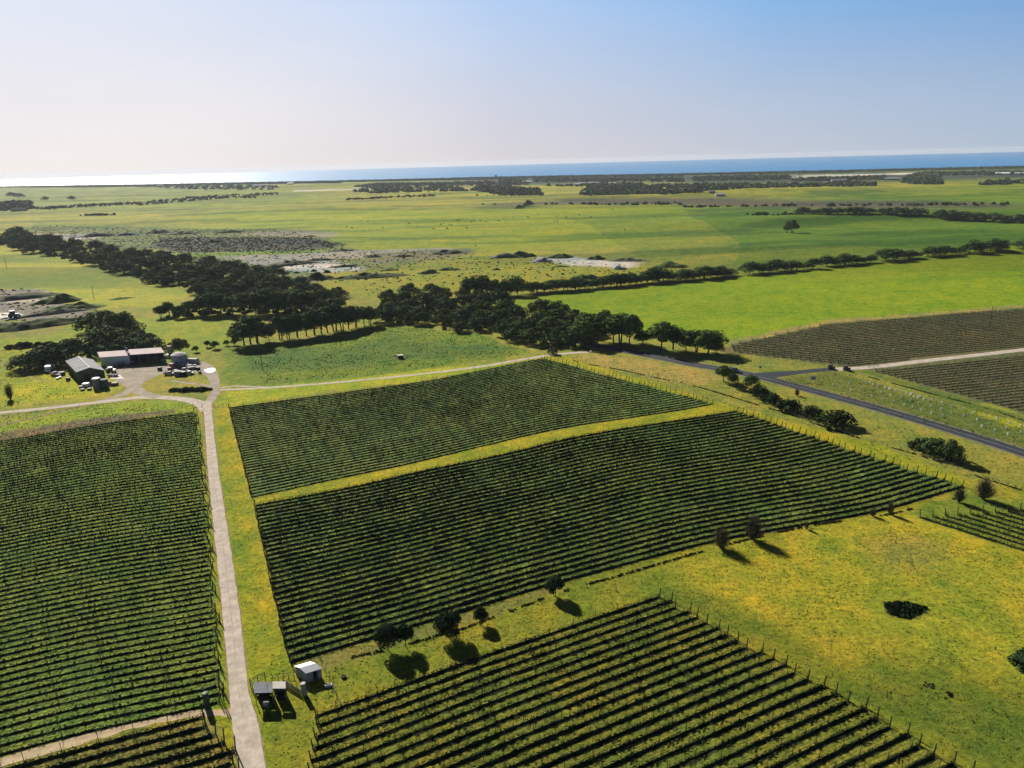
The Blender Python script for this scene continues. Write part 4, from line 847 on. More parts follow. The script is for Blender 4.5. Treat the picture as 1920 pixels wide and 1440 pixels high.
def crate(px, py, w_, h_, col, label, cat='crate', name='crate', rz=None, group=None):
    g = G(px, py); t = empty(name, tuple(g), RS.uniform(-.4, .4) if rz is None else rz, label, cat, group)
    MB().box((0, 0, h_ / 2 + .1), (w_, w_ * .85, h_ - .1)).put('box', M[col], t); MB().box((0, 0, h_ + .09), (w_ * 1.05, w_ * .9, .1)).put('lid', M['tin_white' if col != 'white' else 'white'], t)
    for sx in (-1, 1): MB().box((sx * w_ * .38, 0, .05), (.14, w_ * .85, .1)).put('skid', M['wood'], t)
vehicle(1376, 697, 132, 4.9, 'ute', 'blue', 'dark vehicle with bright highlights driving on the sealed road', 'car', name='utility_car')
def tractor(px, py, az, col, label, s=1.0):
    g = G(px, py); t = empty('tractor', tuple(g), R(90 - az), label, 'tractor')
    MB().box((.9 * s, 0, 1.15 * s), (1.9 * s, .8 * s, .75 * s), 0, .92).put('bonnet', M[col], t)
    MB().box((-.6 * s, 0, 1.7 * s), (1.3 * s, 1.3 * s, 1.5 * s), 0, .88).put('cab', M['glass'], t); MB().box((-.6 * s, 0, 2.5 * s), (1.5 * s, 1.45 * s, .14 * s)).put('roof', M['white'], t)
    for sy in (-1, 1):
        MB().tube((-.8 * s, sy * .65 * s, .8 * s), (-.8 * s, sy * 1.05 * s, .8 * s), .8 * s, n=14).put('rear_wheel', M['black'], t); MB().tube((1.4 * s, sy * .55 * s, .45 * s), (1.4 * s, sy * .85 * s, .45 * s), .45 * s, n=12).put('front_wheel', M['black'], t)
    MB().tube((1.1 * s, 0, 1.5 * s), (1.1 * s, 0, 2.3 * s), .05 * s, n=6).put('exhaust', M['black'], t); return t
tractor(210, 700, 120, 'yellow', 'yellow tractor with a white roof parked beside the gable shed', 1.15)
tractor(28, 596, 100, 'blue', 'lone machine with white cab roof on the pale ground at the far left', 1.9)
vehicle(93, 696, 160, 6.0, 'van', 'white', 'white van at the grass edge left of the gable shed', 'van', 1.1)
vehicle(212, 706, 95, 4.6, 'trailer', 'tin_grey', 'flat grey trailer on the concrete pad by the gable shed', 'trailer')
vehicle(104, 704, 120, 4.8, 'ute', 'tin_white', 'pale utility parked just below the white van', 'utility')
vehicle(364, 681, 100, 5.4, 'van', 'tin_white', 'white van parked right of the round tank', 'van', 1.0)
vehicle(316, 671, 100, 4.6, 'ute', 'white', 'white utility between the long shed and the slim silo', 'utility')
vehicle(318, 703, 92, 4.4, 'ute', 'tin_wall', 'grey utility at the left front of the yard clutter', 'utility', 1.0)
crate(334, 704, 2.6, 2.0, 'blue', 'wide blue grey bin with a white lid in the middle front of the clutter')
crate(344, 704, 2.4, 1.8, 'dark', 'dark bin with a white lid in the middle front of the clutter')
vehicle(355, 702, 88, 4.2, 'ute', 'blue', 'blue grey utility at the right front of the yard clutter', 'utility')
vehicle(362, 692, 60, 4.5, 'trailer', 'tin_white', 'small pale trailer behind the blue grey utility', 'trailer', 1.2)
MB0 = MB().box((0, 0, .04), (1, 1, .08))
a, b, c = G0(213, 711), G0(233.5, 711), G0(207, 698)
m = MB().add([(a[0] - 1.5, a[1], 0.0), (b[0], b[1], 0), (G0(224, 702)[0], G0(224, 702)[1], 0), (G0(209, 702)[0], G0(209, 702)[1], 0), (a[0] - 1.5, a[1], .12), (b[0], b[1], .12), (G0(224, 702)[0], G0(224, 702)[1], .12), (G0(209, 702)[0], G0(209, 702)[1], .12)], [(4, 5, 6, 7), (0, 1, 5, 4), (1, 2, 6, 5), (2, 3, 7, 6), (3, 0, 4, 7)])
tag(m.put('concrete_pad', M['concrete']), 'pale concrete pad in front of the gable shed corner', 'slab')
for k, (x, y, w_, h_, col, lab) in enumerate([(300, 694, 1.6, 1.4, 'green', 'pale green bin alone at the edge of the yard gravel'), (308, 681, 1.8, 1.8, 'blue', 'blue grey bin at the right end of the long shed'), (323, 690, 2.0, 2.2, 'red', 'reddish box in front of the slim silo'), (330, 688, 1.6, 1.5, 'red', 'pink red box in front of the round tank'),
     (318, 694, 1.5, 1.2, 'wood', 'timber crate left of the reddish boxes'), (341, 690, 1.8, 1.6, 'green', 'green box touching the front of the round tank'), (349, 688, 2.2, 1.8, 'blue', 'blue grey box right of the green box'), (346, 695, 1.6, 1.3, 'tin_grey', 'grey tin box behind the white lidded bins'),
     (356, 690, 2.0, 1.5, 'tin_white', 'white box amid the clutter right of the tank'), (330, 700, 1.8, 1.6, 'tin_wall', 'grey blue tub just left of the wide blue grey bin'), (372, 694, 1.5, 1.4, 'dark', 'black bin right of the yard clutter'), (375, 700, 1.1, .9, 'wood', 'small wooden box right of the black bin'),
     (366, 690, 1.4, 1.6, 'tin_grey', 'grey crate beside the van at the tank'), (203, 697, 1.5, 1.4, 'green', 'green box by the right wall of the gable shed'), (214, 697, 1.5, 1.2, 'white', 'white box behind the yellow tractor'), (204, 690, 1.4, 1.2, 'white', 'white drum box between the two sheds'),
     (111, 706, 1.5, 1.0, 'dark', 'black box behind the pale utility'), (116, 703, 2.4, 1.4, 'dark', 'dark heaped box left of the gable shed'), (113, 709, 1.0, .7, 'white', 'little white box in the grass left of the shed'), (108, 711, 1.0, .6, 'white', 'lowest little white box left of the shed'),
     (162, 725, 2.2, 1.5, 'white', 'white box on the ground below the gable shed'), (153, 727, 1.8, .8, 'tin_white', 'low white bin left of the white box'), (155, 732, 1.4, .6, 'wood', 'low timber crate below the white bin'), (168, 731, 1.4, .7, 'wood', 'brown crate just right of the white box'), (128, 713, 1.5, 1.2, 'green', 'green box at the left corner of the gable shed'),
     (751, 672, 2.6, 1.6, 'dark', 'black box alone in the grass of the middle paddock'), (216, 722, 2.2, 1.1, 'wood', 'brown crate on the dirt right of the water tanks'), (207, 722, 1.0, 1.6, 'red', 'narrow red brown box right of the water tanks'), (248, 684.5, 1.8, 1.5, 'dark', 'dark box against the walled part of the long shed'), (228, 687, 2.6, 1.7, 'dark', 'dark stack in front of the walled part'), (168, 670, 2.2, 3.2, 'dark', 'tall dark box behind the gable shed')]):
    crate(x, y, w_, h_, col, lab)
# puddle, hedge island
g = np.array([G0(x, y) for x, y in [(384.5, 694), (389, 692.3), (395, 691.3), (400, 691.8), (401.5, 693.5), (401, 695.5), (397, 697), (391, 697), (387, 695.6)]]); g = smooth_line(np.vstack([g, g[:1]]), 2)[:-1]
me = bpy.data.meshes.new('puddle'); me.from_pydata([(a, b, .024) for a, b in g], [], [tuple(range(len(g)))]); mp, _t, bb = mat_base('puddle_water', .25, .5); bb.inputs['Base Color'].default_value = (.75, .74, .76, 1); me.materials.append(mp); tag(link('puddle', me), 'teardrop shaped white puddle on the dirt right of the farm', 'puddle')  # white base colour paints the sky's reflection on the water
gc = g.mean(0); me = bpy.data.meshes.new('mud'); me.from_pydata([(gc[0] + (a - gc[0]) * 1.35, gc[1] + (b - gc[1]) * 1.7, .018) for a, b in g], [], [tuple(range(len(g)))]); me.materials.append(simple('wet_mud', (.16, .17, .18), .5, .4, .2, .5)); tag(link('muddy_ground', me), kind='structure')
for k, (x, y) in enumerate(along([(320, 733), (345, 733), (395, 731)], 12)): tree(x, y, RS.uniform(4, 7), 'bush', 'low dark bush of the hedge island, %s from the left between the tracks' % ordinal(k + 1), 'hedge between the farm tracks', 1.5, 'shrub', name='hedge_shrub')
# ------------------------------------------------------------------ heaps and banks
def mound(px, py, wpx, hpx, mat, label, depth=.55, rough=.6, az=0, seed=0):
    g = G(px, py); mpp = math.hypot(g[0], g[1]) / F * 1.05; w_ = wpx * mpp; h = max(.6, pxh((px, py), hpx) * .8); d = max(w_ * depth, h * 1.6); d = min(d, max(h * 5, 10))
    n, mrings = 40, 11; V = [(0, 0, h * .95)]; Fc = []
    for i in range(1, mrings + 1):
        q = i / mrings
        for k in range(n):
            a = 2 * math.pi * k / n; e = 1 + (float(fbm(np.array(math.cos(a) * 1.3 + seed * 3), np.array(math.sin(a) * 1.3 + seed), 3, 2)) - .5) * .6
            x, y = math.cos(a) * q * w_ / 2 * e, math.sin(a) * q * d / 2 * e
            nz = float(fbm(np.array(x / (h * 1.1) + seed * 9), np.array(y / (h * 1.1) + 3), 6, 3)); z = h * (1 - q ** 1.6) * (1 - rough + rough * 2 * nz) - .25 * q
            V.append((x, y, z))
    for i in range(mrings - 1):
        for k in range(n): b = 1 + i * n; Fc.append((b + k, b + n + k, b + n + (k + 1) % n, b + (k + 1) % n))
    Fc += [(0, 1 + k, 1 + (k + 1) % n) for k in range(n)]
    me = bpy.data.meshes.new('mound'); me.from_pydata(V, [], Fc); me.materials.append(mat); me.polygons.foreach_set('use_smooth', np.ones(len(Fc), bool)); me.update()
    o = link('spoil_heap', me, None, tuple(g)); o.rotation_euler = (0, 0, -math.atan2(g[0], g[1]) + R(az)); tag(o, label, 'heap', 'heaps of the old quarry')
HG, HD, HY, HS = M['heap_green'], M['heap_dark'], M['heap_grey'], M['heap_soil']
for k, (x, y, w_, h_, m_, lab) in enumerate([(700, 482, 34, 6, HD, 'dark green heap, leftmost of three above the middle quarry flat'), (757, 481, 52, 5, HD, 'long dark heap, middle of three above the middle quarry flat'), (842, 475, 84, 8, HS, 'long grey green bank at the right of the three above the flat'),
   (950, 482, 76, 9, HS, 'grey bank at the left of the right quarry heaps'), (980, 481, 46, 13, HG, 'tall green heap behind the pale gravel cone'), (1018, 490, 46, 9, HY, 'pale grey gravel heap left of the bare patch'), (1052, 483, 50, 9, HG, 'green heap right of the pale gravel heap'), (1120, 486, 36, 8, HG, 'small dark green heap above the bare patch'),
   (1178, 489, 76, 6, HS, 'long low bank above the bare patch'), (1163, 505, 26, 9, HY, 'pale cone of gravel on the bare patch'), (1053, 500, 32, 3, HD, 'thin dark heap on the left of the bare patch'), (1256, 500, 64, 11, HG, 'broad green heap beyond the windrow gap'), (1100, 522, 60, 9, HG, 'green heap just behind the windrow trees'),
   (806, 512, 42, 8, HG, 'grassy heap with a bright top in the yellow flat'), (842, 506, 46, 6, HG, 'low grassy heap right of the bright topped one'), (690, 520, 150, 9, HD, 'very long dark bank below the white bare ground'), (598, 523, 60, 13, HD, 'dark bank left of the very long one'), (615, 511, 16, 6, HD, 'tiny dark cone on the white bare ground'), (588, 509, 14, 5, HD, 'tiny dark heap left of the cone'), (556, 512, 13, 5, HD, 'little dark mound above the belt trees'),
   (515, 502, 38, 8, HD, 'dark peaked heap at the left of the white bare ground'), (450, 504, 26, 7, HD, 'dark peaked heap above the belt'), (297, 437, 46, 8, HS, 'greyish peaked bank at the far left quarry edge'), (185, 443, 60, 7, HS, 'grey bank at the end of the belt'), (238, 441, 30, 7, HY, 'blue grey gravel heap on the left quarry'), (403, 454, 32, 6, HD, 'small dark peak on the stubble field'),
   (345, 439, 70, 5, HS, 'long low grey bank above the stubble'), (430, 436, 60, 4, HD, 'thin green bank above the stubble'), (580, 444, 26, 3, HG, 'small green heap in the pasture above the quarry'), (545, 496, 110, 9, HS, 'long blue grey bank above the white ground'), (600, 488, 60, 5, HS, 'grey bank at the right of the long blue grey one'), (385, 499, 96, 7, HS, 'grey bank behind the belt'), (650, 500, 60, 5, HD, 'dark flat heap right of the white ground'), (640, 470, 60, 4, HS, 'thin grey bank by the quarry water'),
   (112, 566, 66, 15, HG, 'bright green weedy heap by the pale ground at the left'), (140, 580, 86, 14, HG, 'lower green weedy heap at the left'), (35, 560, 130, 12, HS, 'broad grey bank at the left edge'), (100, 588, 120, 8, HS, 'long grey bank behind the dark hedge bank'), (60, 613, 190, 15, HD, 'long dark green bank in front of the pale ground'), (-20, 617, 120, 14, HD, 'dark bank at the very left edge'), (230, 560, 40, 3, HG, 'thin heap in the left field'), (730, 507, 40, 4, HG, 'faint green heap in the yellow flat'), (930, 506, 20, 4, HD, 'tiny dark heap in the yellow flat')]):
    mound(x, y, w_, h_, m_, lab, seed=k)
for P, nm in [([(500, 503), (560, 499), (650, 500), (690, 506), (640, 511), (560, 509)], 'white bare ground')]: pass
# ------------------------------------------------------------------ little sheds beside the track
hs = pxh((573.5, 1280.2), 18.3); A, rz, L, D = frame3((573.5, 1261.9), (602.1, 1253.3), (552.9, 1249.3), hs)
t = empty('garden_shed', (A[0], A[1], 0), rz, 'small pale grey shed with a low gable roof and dark doorway', 'shed'); ro = .35
MB().add([(0, 0, 0), (L, 0, 0), (L, D, 0), (0, D, 0), (0, 0, hs), (L, 0, hs), (L, D, hs), (0, D, hs), (0, D / 2, hs + ro), (L, D / 2, hs + ro)], [(0, 1, 5, 4), (2, 3, 7, 6), (1, 2, 6, 9, 5), (3, 0, 4, 8, 7)]).put('wall', M['tin_wall'], t)
k_ = ro / (D / 2); m = MB(); slab(m, (-.12, -.12, hs - .12 * k_), (L + .12, -.12, hs - .12 * k_), (L + .12, D / 2, hs + ro), (-.12, D / 2, hs + ro), .05); m.put('roof', simple('roof_blue_grey', (.42, .44, .50), .5, .4, .1, 1), t)
m = MB(); slab(m, (-.12, D / 2, hs + ro), (L + .12, D / 2, hs + ro), (L + .12, D + .12, hs - .12 * k_), (-.12, D + .12, hs - .12 * k_), .05); m.put('roof', M['white'], t)
MB().box((L * .56, -.03, hs * .46), (L * .25, .05, hs * .88)).put('doorway', M['dark'], t)
MB().box((L * .83, -.06, hs * .45), (L * .22, .05, hs * .86)).put('door', M['tin_wall'], t)
shear(t, SHR)
for s0, nm, P, hh_, roofm, lab in [(0, 'lean_to', [(476.7, 1299.9), (510.8, 1299.1), (475.5, 1280.2)], 2.7, M['tin_grey'], 'open shelter with a flat grey tin roof nearest the track'), (1, 'lean_to', [(511.2, 1291.4), (535.7, 1291.4), (511.4, 1279)], 2.9, M['tin_white'], 'smaller open shelter with a flat pinkish white roof')]:
    A, rz, L, D = frame3(*P, hh_); t = empty(nm, (A[0], A[1], 0), rz, lab, 'shelter')
    m = MB(); slab(m, (0, 0, hh_), (L, 0, hh_), (L, D, hh_ + .1), (0, D, hh_ + .1), .06); m.put('roof', roofm, t)
    if s0 == 0: MB().box((L * .76, D / 2, hh_ + .13), (.05, D, .04)).put('roof_batten', M['dark'], t)
    for x, y in ((.1, .1), (L - .1, .1), (.1, D - .1), (L - .1, D - .1)): MB().box((x, y, hh_ / 2), (.12, .12, hh_)).put('post', M['wood'], t)
    MB().box((L / 2, D - .06, hh_ * .5), (L - .2, .05, hh_ * .95)).put('back_panel', M['tin_grey'], t)
    MB().box((L - .08, D / 2, hh_ * .45), (.04, D - .3, hh_ * .85)).put('side_panel', M['tin_green'], t)
    MB().box((L / 2, D / 2, .55), (L * .6, D * .4, 1.1)).put('shelf', M['dark'], t)
    shear(t, SHR)
crate(500, 1323, .9, .7, 'tin_wall', 'small grey box in the shade under the grey tin shelter')
a, b = G0(531, 1283), G0(565, 1304); d = b - a; t = empty('tin_fence', (a[0], a[1], 0), math.atan2(d[1], d[0]), 'low grey corrugated tin fence running to the narrow tank', 'fence'); L = np.hypot(*d)
m = MB(); n = 40
for k in range(n): m.box((L * (k + .5) / n, .03 * (-1) ** k, .6), (L / n * 1.02, .03, 1.2))
m.put('panel', M['tin_grey'], t)
for k in range(5): MB().box((L * k / 4, .12, .65), (.08, .08, 1.3)).put('post', M['wood'], t)
a2 = G0(527, 1269); 
t, r, h = lathe_thing('narrow_tank', 571, 1303, 9.5, 23, [(1, 0), (1, .28), (1.04, .29), (1.04, .31), (1, .32), (1, .6), (1.04, .61), (1.04, .63), (1, .64), (1, .97)], M['tin_wall'], [(1.06, .965), (.9, 1.0), (0, 1.0)], M['tin_white'], 'narrow upright grey tank at the end of the tin fence', 'tank')
a = G0(616, 1287); t = empty('trough', (a[0], a[1], 0), .2, 'little white trough right of the small shed', 'trough'); MB().box((0, 0, .25), (1.1, .45, .5), 0, 1.1).put('tub', M['white'], t); MB().box((0, 0, .5), (.95, .36, .03)).put('water', M['glass'], t)
a = G0(644.5, 1270); t = empty('tyre', (a[0], a[1], .15), 0, 'black tyre lying alone on the grass right of the small shed', 'tyre'); MB().lathe([(.2, 0), (.45, 0), (.5, .1), (.45, .25), (.2, .25), (.2, 0)], 18).put('tread', M['black'], t)
a = G0(473.5, 1290); t = empty('marker_post', (a[0], a[1], 0), 0, 'white painted post beside the track near the tin shelter', 'post'); MB().box((0, 0, 1.0), (.14, .10, 2.0), 0, .95).put('shaft', M['white'], t); MB().box((0, -.06, 1.7), (.10, .02, .2)).put('reflector', M['red'], t)
def rail_fence(P, post_h, n, wires, label, name='wire_fence', thick=.05, group=None, pm=None, wr=.012):
    c = W(P); d = np.r_[0, np.cumsum(np.hypot(*(c[1:] - c[:-1]).T))]; t = empty(name, (c[0][0], c[0][1], 0), 0, label, 'fence', group); pts = []
    for k in range(n):
        s = d[-1] * k / (n - 1); x, y = np.interp(s, d, c[:, 0]) - c[0][0], np.interp(s, d, c[:, 1]) - c[0][1]; pts.append((x, y)); 
    me = MB().tube((0, 0, 0), (0, 0, post_h), thick, n=6).mesh('post', pm or M['post'])
    for k, (x, y) in enumerate(pts[:100]): o = link('post', me, t, (x, y, 0)); o.rotation_euler = (RS.uniform(-.05, .05), RS.uniform(-.05, .05), 0); o.scale = (1, 1, RS.uniform(.9, 1.1))
    for f in wires:
        m = MB()
        for (x0, y0), (x1, y1) in zip(pts[:-1], pts[1:]): m.tube((x0, y0, post_h * f), (x1, y1, post_h * f), wr, n=4, cap=False)
        m.put('wire', M['tin_grey'] if wr < .03 else M['post'], t)
    return t
rail_fence([(471, 1291), (474, 1290), (498, 1278)], 2.2, 3, (.35, .95), 'short dark rail fence beside the white post and shelters', 'rail_fence', .08, wr=.05)
rail_fence([(512, 1276), (527, 1274), (551, 1271)], 1.3, 5, (.5, .9), 'low rail fence behind the shelters leading to the small shed', 'rail_fence', .06, wr=.035)
rail_fence([(603, 1247), (613, 1265), (622, 1286), (632, 1312), (640, 1330)], 1.7, 6, (.3, .6, .9), 'leaning wire fence right of the small shed')
FL = [(1075, 676), (1085, 680), (1160, 693), (1237, 710), (1291, 721), (1327, 731), (1390, 750), (1477, 776), (1549, 802), (1633, 829), (1717, 852), (1786, 877), (1842, 897), (1885, 910), (1935, 926)]
rail_fence(FL, 1.15, 46, (.4, .7, .95), 'long wire fence between the vine blocks and the road')
FL2 = [(1588, 696), (1661, 716), (1745, 738), (1830, 760), (1925, 790), (1990, 812)]
rail_fence(FL2, 1.15, 24, (.4, .7, .95), 'wire fence between the planted strip and the brown vines')
rail_fence([(1340, 657), (1380, 667), (1440, 673), (1500, 682), (1545, 688)], 1.2, 14, (.5, .9), 'wire fence along the bottom edge of the brown vines')
rail_fence([(380, 776), (390, 900), (402, 1040), (416, 1180), (424, 1300)][:1] + [(378, 752), (372, 757)], 1.6, 3, (.5, .9), 'short gateway fence at the left of the track junction')
rail_fence([(402, 764), (417, 762), (432, 762)], 1.4, 5, (.5, .9), 'short fence between the track junction and the upper vines')
# green tank and netting frame in the vines by the track
t, r, h = lathe_thing('green_tank', 389, 1325, 11, 28, [(1, 0), (1, .3), (1.04, .31), (1.04, .34), (1, .35), (1, .93)], M['green'], [(1.05, .92), (.8, .98), (0, 1.0)], M['green'], 'tall green tank at the end of the vines beside the track', 'tank')
a, b = G0(384, 1320), G0(414, 1310)
t = empty('netting_frame', (b[0], b[1], 0), 0, 'tall dark post frame with a pale pipe beside the green tank', 'frame')
MB().tube((0, 0, 0), (.1, 0, 3.6), .09).put('post', M['post'], t); MB().tube((.9, -.9, 0), (1.0, -.8, 3.1), .08).put('post', M['post'], t); MB().tube((0, 0, 3.4), (a[0] - b[0], a[1] - b[1], 3.1), .035).put('pipe', M['tin_wall'], t); MB().tube((.1, 0, 3.7), (-.35, .35, 4.3), .06).put('pipe_outlet', M['white'], t)
# ------------------------------------------------------------------ power poles, sign, gateway, tree guards
def power_pole(px, py, hpx, az, label):
    g = G(px, py); h = pxh((px, py), hpx); t = empty('power_pole', tuple(g), R(90 - az), label, 'power pole', None)
    MB().tube((0, 0, 0), (0, 0, h), .17, .12, 8).put('pole', M['post'], t); MB().box((0, 0, h * .94), (2.2, .12, .14)).put('crossarm', M['post'], t)
    for x in (-1, -.4, .4, 1): MB().tube((x, 0, h * .95), (x, 0, h * .95 + .25), .05, n=6).put('insulator', M['tin_white'], t)
power_pole(492.5, 694.4, 45, 40, 'power pole with crossarm in the middle of the paddock'); power_pole(13, 503.5, 19, 60, 'power pole alone in the upper left field'); power_pole(176.6, 561, 24, 60, 'power pole above the green weedy heaps'); power_pole(1855, 613, 39, 60, 'power pole standing among the brown vines at the right')
g = G(1524, 718); t = empty('road_sign', tuple(g), R(-30), 'white sign board on two posts beside the side road', 'sign'); MB().box((0, 0, 2.1), (1.9, .06, 1.5)).put('board', M['white'], t); MB().box((0, -.05, 2.1), (1.5, .03, 1.1)).put('panel', M['tin_wall'], t)
for x in (-.95, .95): MB().box((x, 0, 1.4), (.12, .12, 2.8)).put('post', M['white'], t)
for x, y, lab in [(1556, 692, 'dark stone gate pillar on the left of the gravel drive'), (1585, 694, 'dark stone gate pillar on the right of the gravel drive')]:
    g = G(x, y); t = empty('gate_pillar', tuple(g), R(10), lab, 'pillar', 'pillars of the drive gateway'); MB().box((0, 0, .9), (2.0, .7, 1.8), 0, .95).put('pillar', M['stone'], t); MB().box((0, 0, 1.87), (2.15, .85, .14)).put('cap_stone', M['stone'], t)
    MB().box((1.5, 0, .5), (1.6, .45, 1.0)).put('wing_wall', M['stone'], t)
rail_fence([(1629, 691), (1637, 690), (1646, 688)], 1.4, 3, (.3, .6, .95), 'small green gate where the drive meets the brown vines', 'farm_gate', .07, pm=M['green'], wr=.04)
g = G(1425, 694); t = empty('letter_box', tuple(g), 0, 'small dark letter box on the far verge of the road', 'letter box'); MB().box((0, 0, .6), (.12, .12, 1.2)).put('post', M['post'], t); MB().box((0, 0, 1.35), (.9, .6, .5)).put('box', M['dark'], t)
GD = [(10,538),(82,560),(173,522),(190,590),(303,508),(305,557),(352,518),(378,512),(283,617),(408,535),(397,647),(460,550),(473,538),(513,675),(530,565),(570,578),(588,570),(585,638),(612,705),(630,592),(488,612),(383,580),(683,598),(692,608),(694,667),(724,738),(738,622),(779,635),(796,628),(785,692),(805,758),(820,652),(862,663),(880,655),(868,720),(892,790),(920,680),(960,693),(998,688),(988,755),(994,818),(1100,716),(1093,780),(1107,848),(1200,748),(1202,815),(1305,780),(1318,845),(1413,812),(1450,887),(1500,953),(1536,845),(1628,992),(1645,873),(1743,965),(1757,1032),(1765,915),(1886,948),(1887,1010)]
gm = MB().lathe([(.22, 0), (.23, .85), (.19, .85), (.18, .05)], 6).mesh('guard_sleeve', simple('guard_plastic', (.85, .86, .85), .4, .5, .04, 2)); sm = MB().tube((.31, 0, 0), (.31, 0, 1.15), .02, n=4).mesh('stake', M['post'])
for k, (x, y) in enumerate(sorted(GD)):
    g = G(1560 + x / 5.333, 620 + y / 5.333 + 2); t = empty('tree_guard', tuple(g), RS.uniform(0, 6), 'white tree guard, %s from the left on the planted strip beside the road' % ordinal(k + 1), 'tree guard', 'white tree guards on the planted strip'); link('guard_sleeve', gm, t); link('stake', sm, t)
# ------------------------------------------------------------------ cattle
def cow_mesh():
    m = MB(); P = [(-1.0, .95, .30, .33), (-.6, 1.0, .36, .38), (0, .98, .38, .42), (.6, 1.02, .34, .40), (.95, 1.1, .24, .30), (1.25, 1.22, .15, .2), (1.5, 1.18, .14, .16), (1.85, 1.0, .09, .10)]; n = 10; v = []
    for x, z, ry, rz_ in P: v += [(x, ry * math.cos(2 * math.pi * k / n), z + rz_ * math.sin(2 * math.pi * k / n)) for k in range(n)]
    f = [(i * n + k, i * n + (k + 1) % n, (i + 1) * n + (k + 1) % n, (i + 1) * n + k) for i in range(len(P) - 1) for k in range(n)] + [tuple(range(n))[::-1], tuple(range((len(P) - 1) * n, len(P) * n))]
    m.add(v, f)
    for x, y, kn in ((-.85, .2, -.08), (-.85, -.2, -.08), (.65, .18, .05), (.65, -.18, .05)): m.tube((x, y, .8), (x + kn, y, .42), .12, .065, 6); m.tube((x + kn, y, .42), (x, y, 0), .065, .055, 6)
    m.tube((-1.02, 0, 1.15), (-1.15, 0, .5), .035, .02, 5); m.tube((1.45, .12, 1.32), (1.4, .3, 1.36), .05, .02, 5); m.tube((1.45, -.12, 1.32), (1.4, -.3, 1.36), .05, .02, 5)
    return m.mesh('cow', M['hide'], True)
cm = cow_mesh()
for k, (x, y) in enumerate([(730,440),(745,436),(780,435),(815,440),(885,435),(605,455),(620,457),(560,455),(665,430),(650,431),(240,415),(705,475),(595,478),(520,480),(235,475),(150,440),(30,470),(60,475),(380,450),(430,465),(965,415),(1050,415),(1210,410),(1265,415),(1340,402),(1405,415),(1525,370),(1595,485),(755,577),(575,450),(1200,440),(1215,438)]):
    g = G(640 + x / 3, 270 + y / 3); o = link('cow', cm, None, tuple(g)); o.rotation_euler = (0, 0, RS.uniform(0, 6.28)); o.scale = (1.25, 1.25, 1.25); tag(o, 'tiny dark cow grazing far out on the green pasture', 'cow', 'cattle grazing the far pasture')
# ------------------------------------------------------------------ far houses
def house(px, py, L, D, h, roof, label, az=0):
    g = G(px, py); t = empty('farm_house', tuple(g), R(az), label, 'building'); MB().box((0, 0, h / 2), (L, D, h)).put('wall', M['tin_wall'], t)
    MB().prism([(-D * .55, h), (D * .55, h), (0, h + D * .25)], -L * .52, L * .52, 'x').put('roof', roof, t)
    MB().box((0, -D / 2 - .05, 1.2), (1.2, .1, 2.2)).put('door', M['dark'], t)
for k, (x, y, L, D, h, c, lab) in enumerate([(1085, 348, 26, 14, 5, 'white', 'white roofed building, leftmost of the far trio below the coast'), (1093, 346, 22, 14, 5, 'white', 'white roofed building, middle of the far trio'), (1112, 346, 40, 16, 5, 'tin_white', 'longest pale roof of the far trio'), (1148, 346, 24, 12, 5, 'white', 'small white roof right of the far trio'), (989, 343, 36, 14, 5, 'white', 'white building by the far wood left of centre'), (1093, 363, 14, 10, 4, 'tin_white', 'pale shed at the left tip of the large far wood'),
   (488, 350, 70, 22, 6, 'white', 'long white roof near the coast at the left'), (545, 346, 30, 14, 6, 'white', 'small white house on the coast skyline'), (300, 349.5, 36, 16, 5, 'tin_white', 'pale building on the left coast skyline'), (430, 349, 40, 16, 5, 'tin_grey', 'grey building near the left coast'), (1573, 341, 44, 14, 5, 'roof_grey', 'long bluish far shed below the pale sand strip'), (1673, 338, 44, 14, 5, 'roof_grey', 'bluish far shed beside the right wood'), (1880, 328, 40, 16, 5, 'white', 'white far house near the right edge'), (1911, 328, 24, 14, 5, 'tin_white', 'pale far house at the right edge'), (146, 454, 8, 6, 3, 'white', 'small white roofed hut at the belt end'), (36, 396, 34, 12, 5, 'dark', 'dark low shed under the far left trees'), (1350, 368, 20, 10, 4, 'tin_white', 'pale roof hidden in the large far wood'), (1335, 362, 14, 10, 4, 'tin_grey', 'grey roof inside the large far wood')]):
    house(x, y, L, D, h, M[c], lab, -math.degrees(math.atan2(*G(x, y)[:2])) + RS.uniform(-20, 20))
g = G(930, 335); t = empty('far_tower', tuple(g), 0, 'small square tower on the coastal skyline', 'tower'); MB().box((0, 0, 9), (12, 12, 18)).put('tower_body', M['tin_wall'], t); MB().box((0, 0, 18.5), (14, 14, 1)).put('tower_top', M['roof_grey'], t)
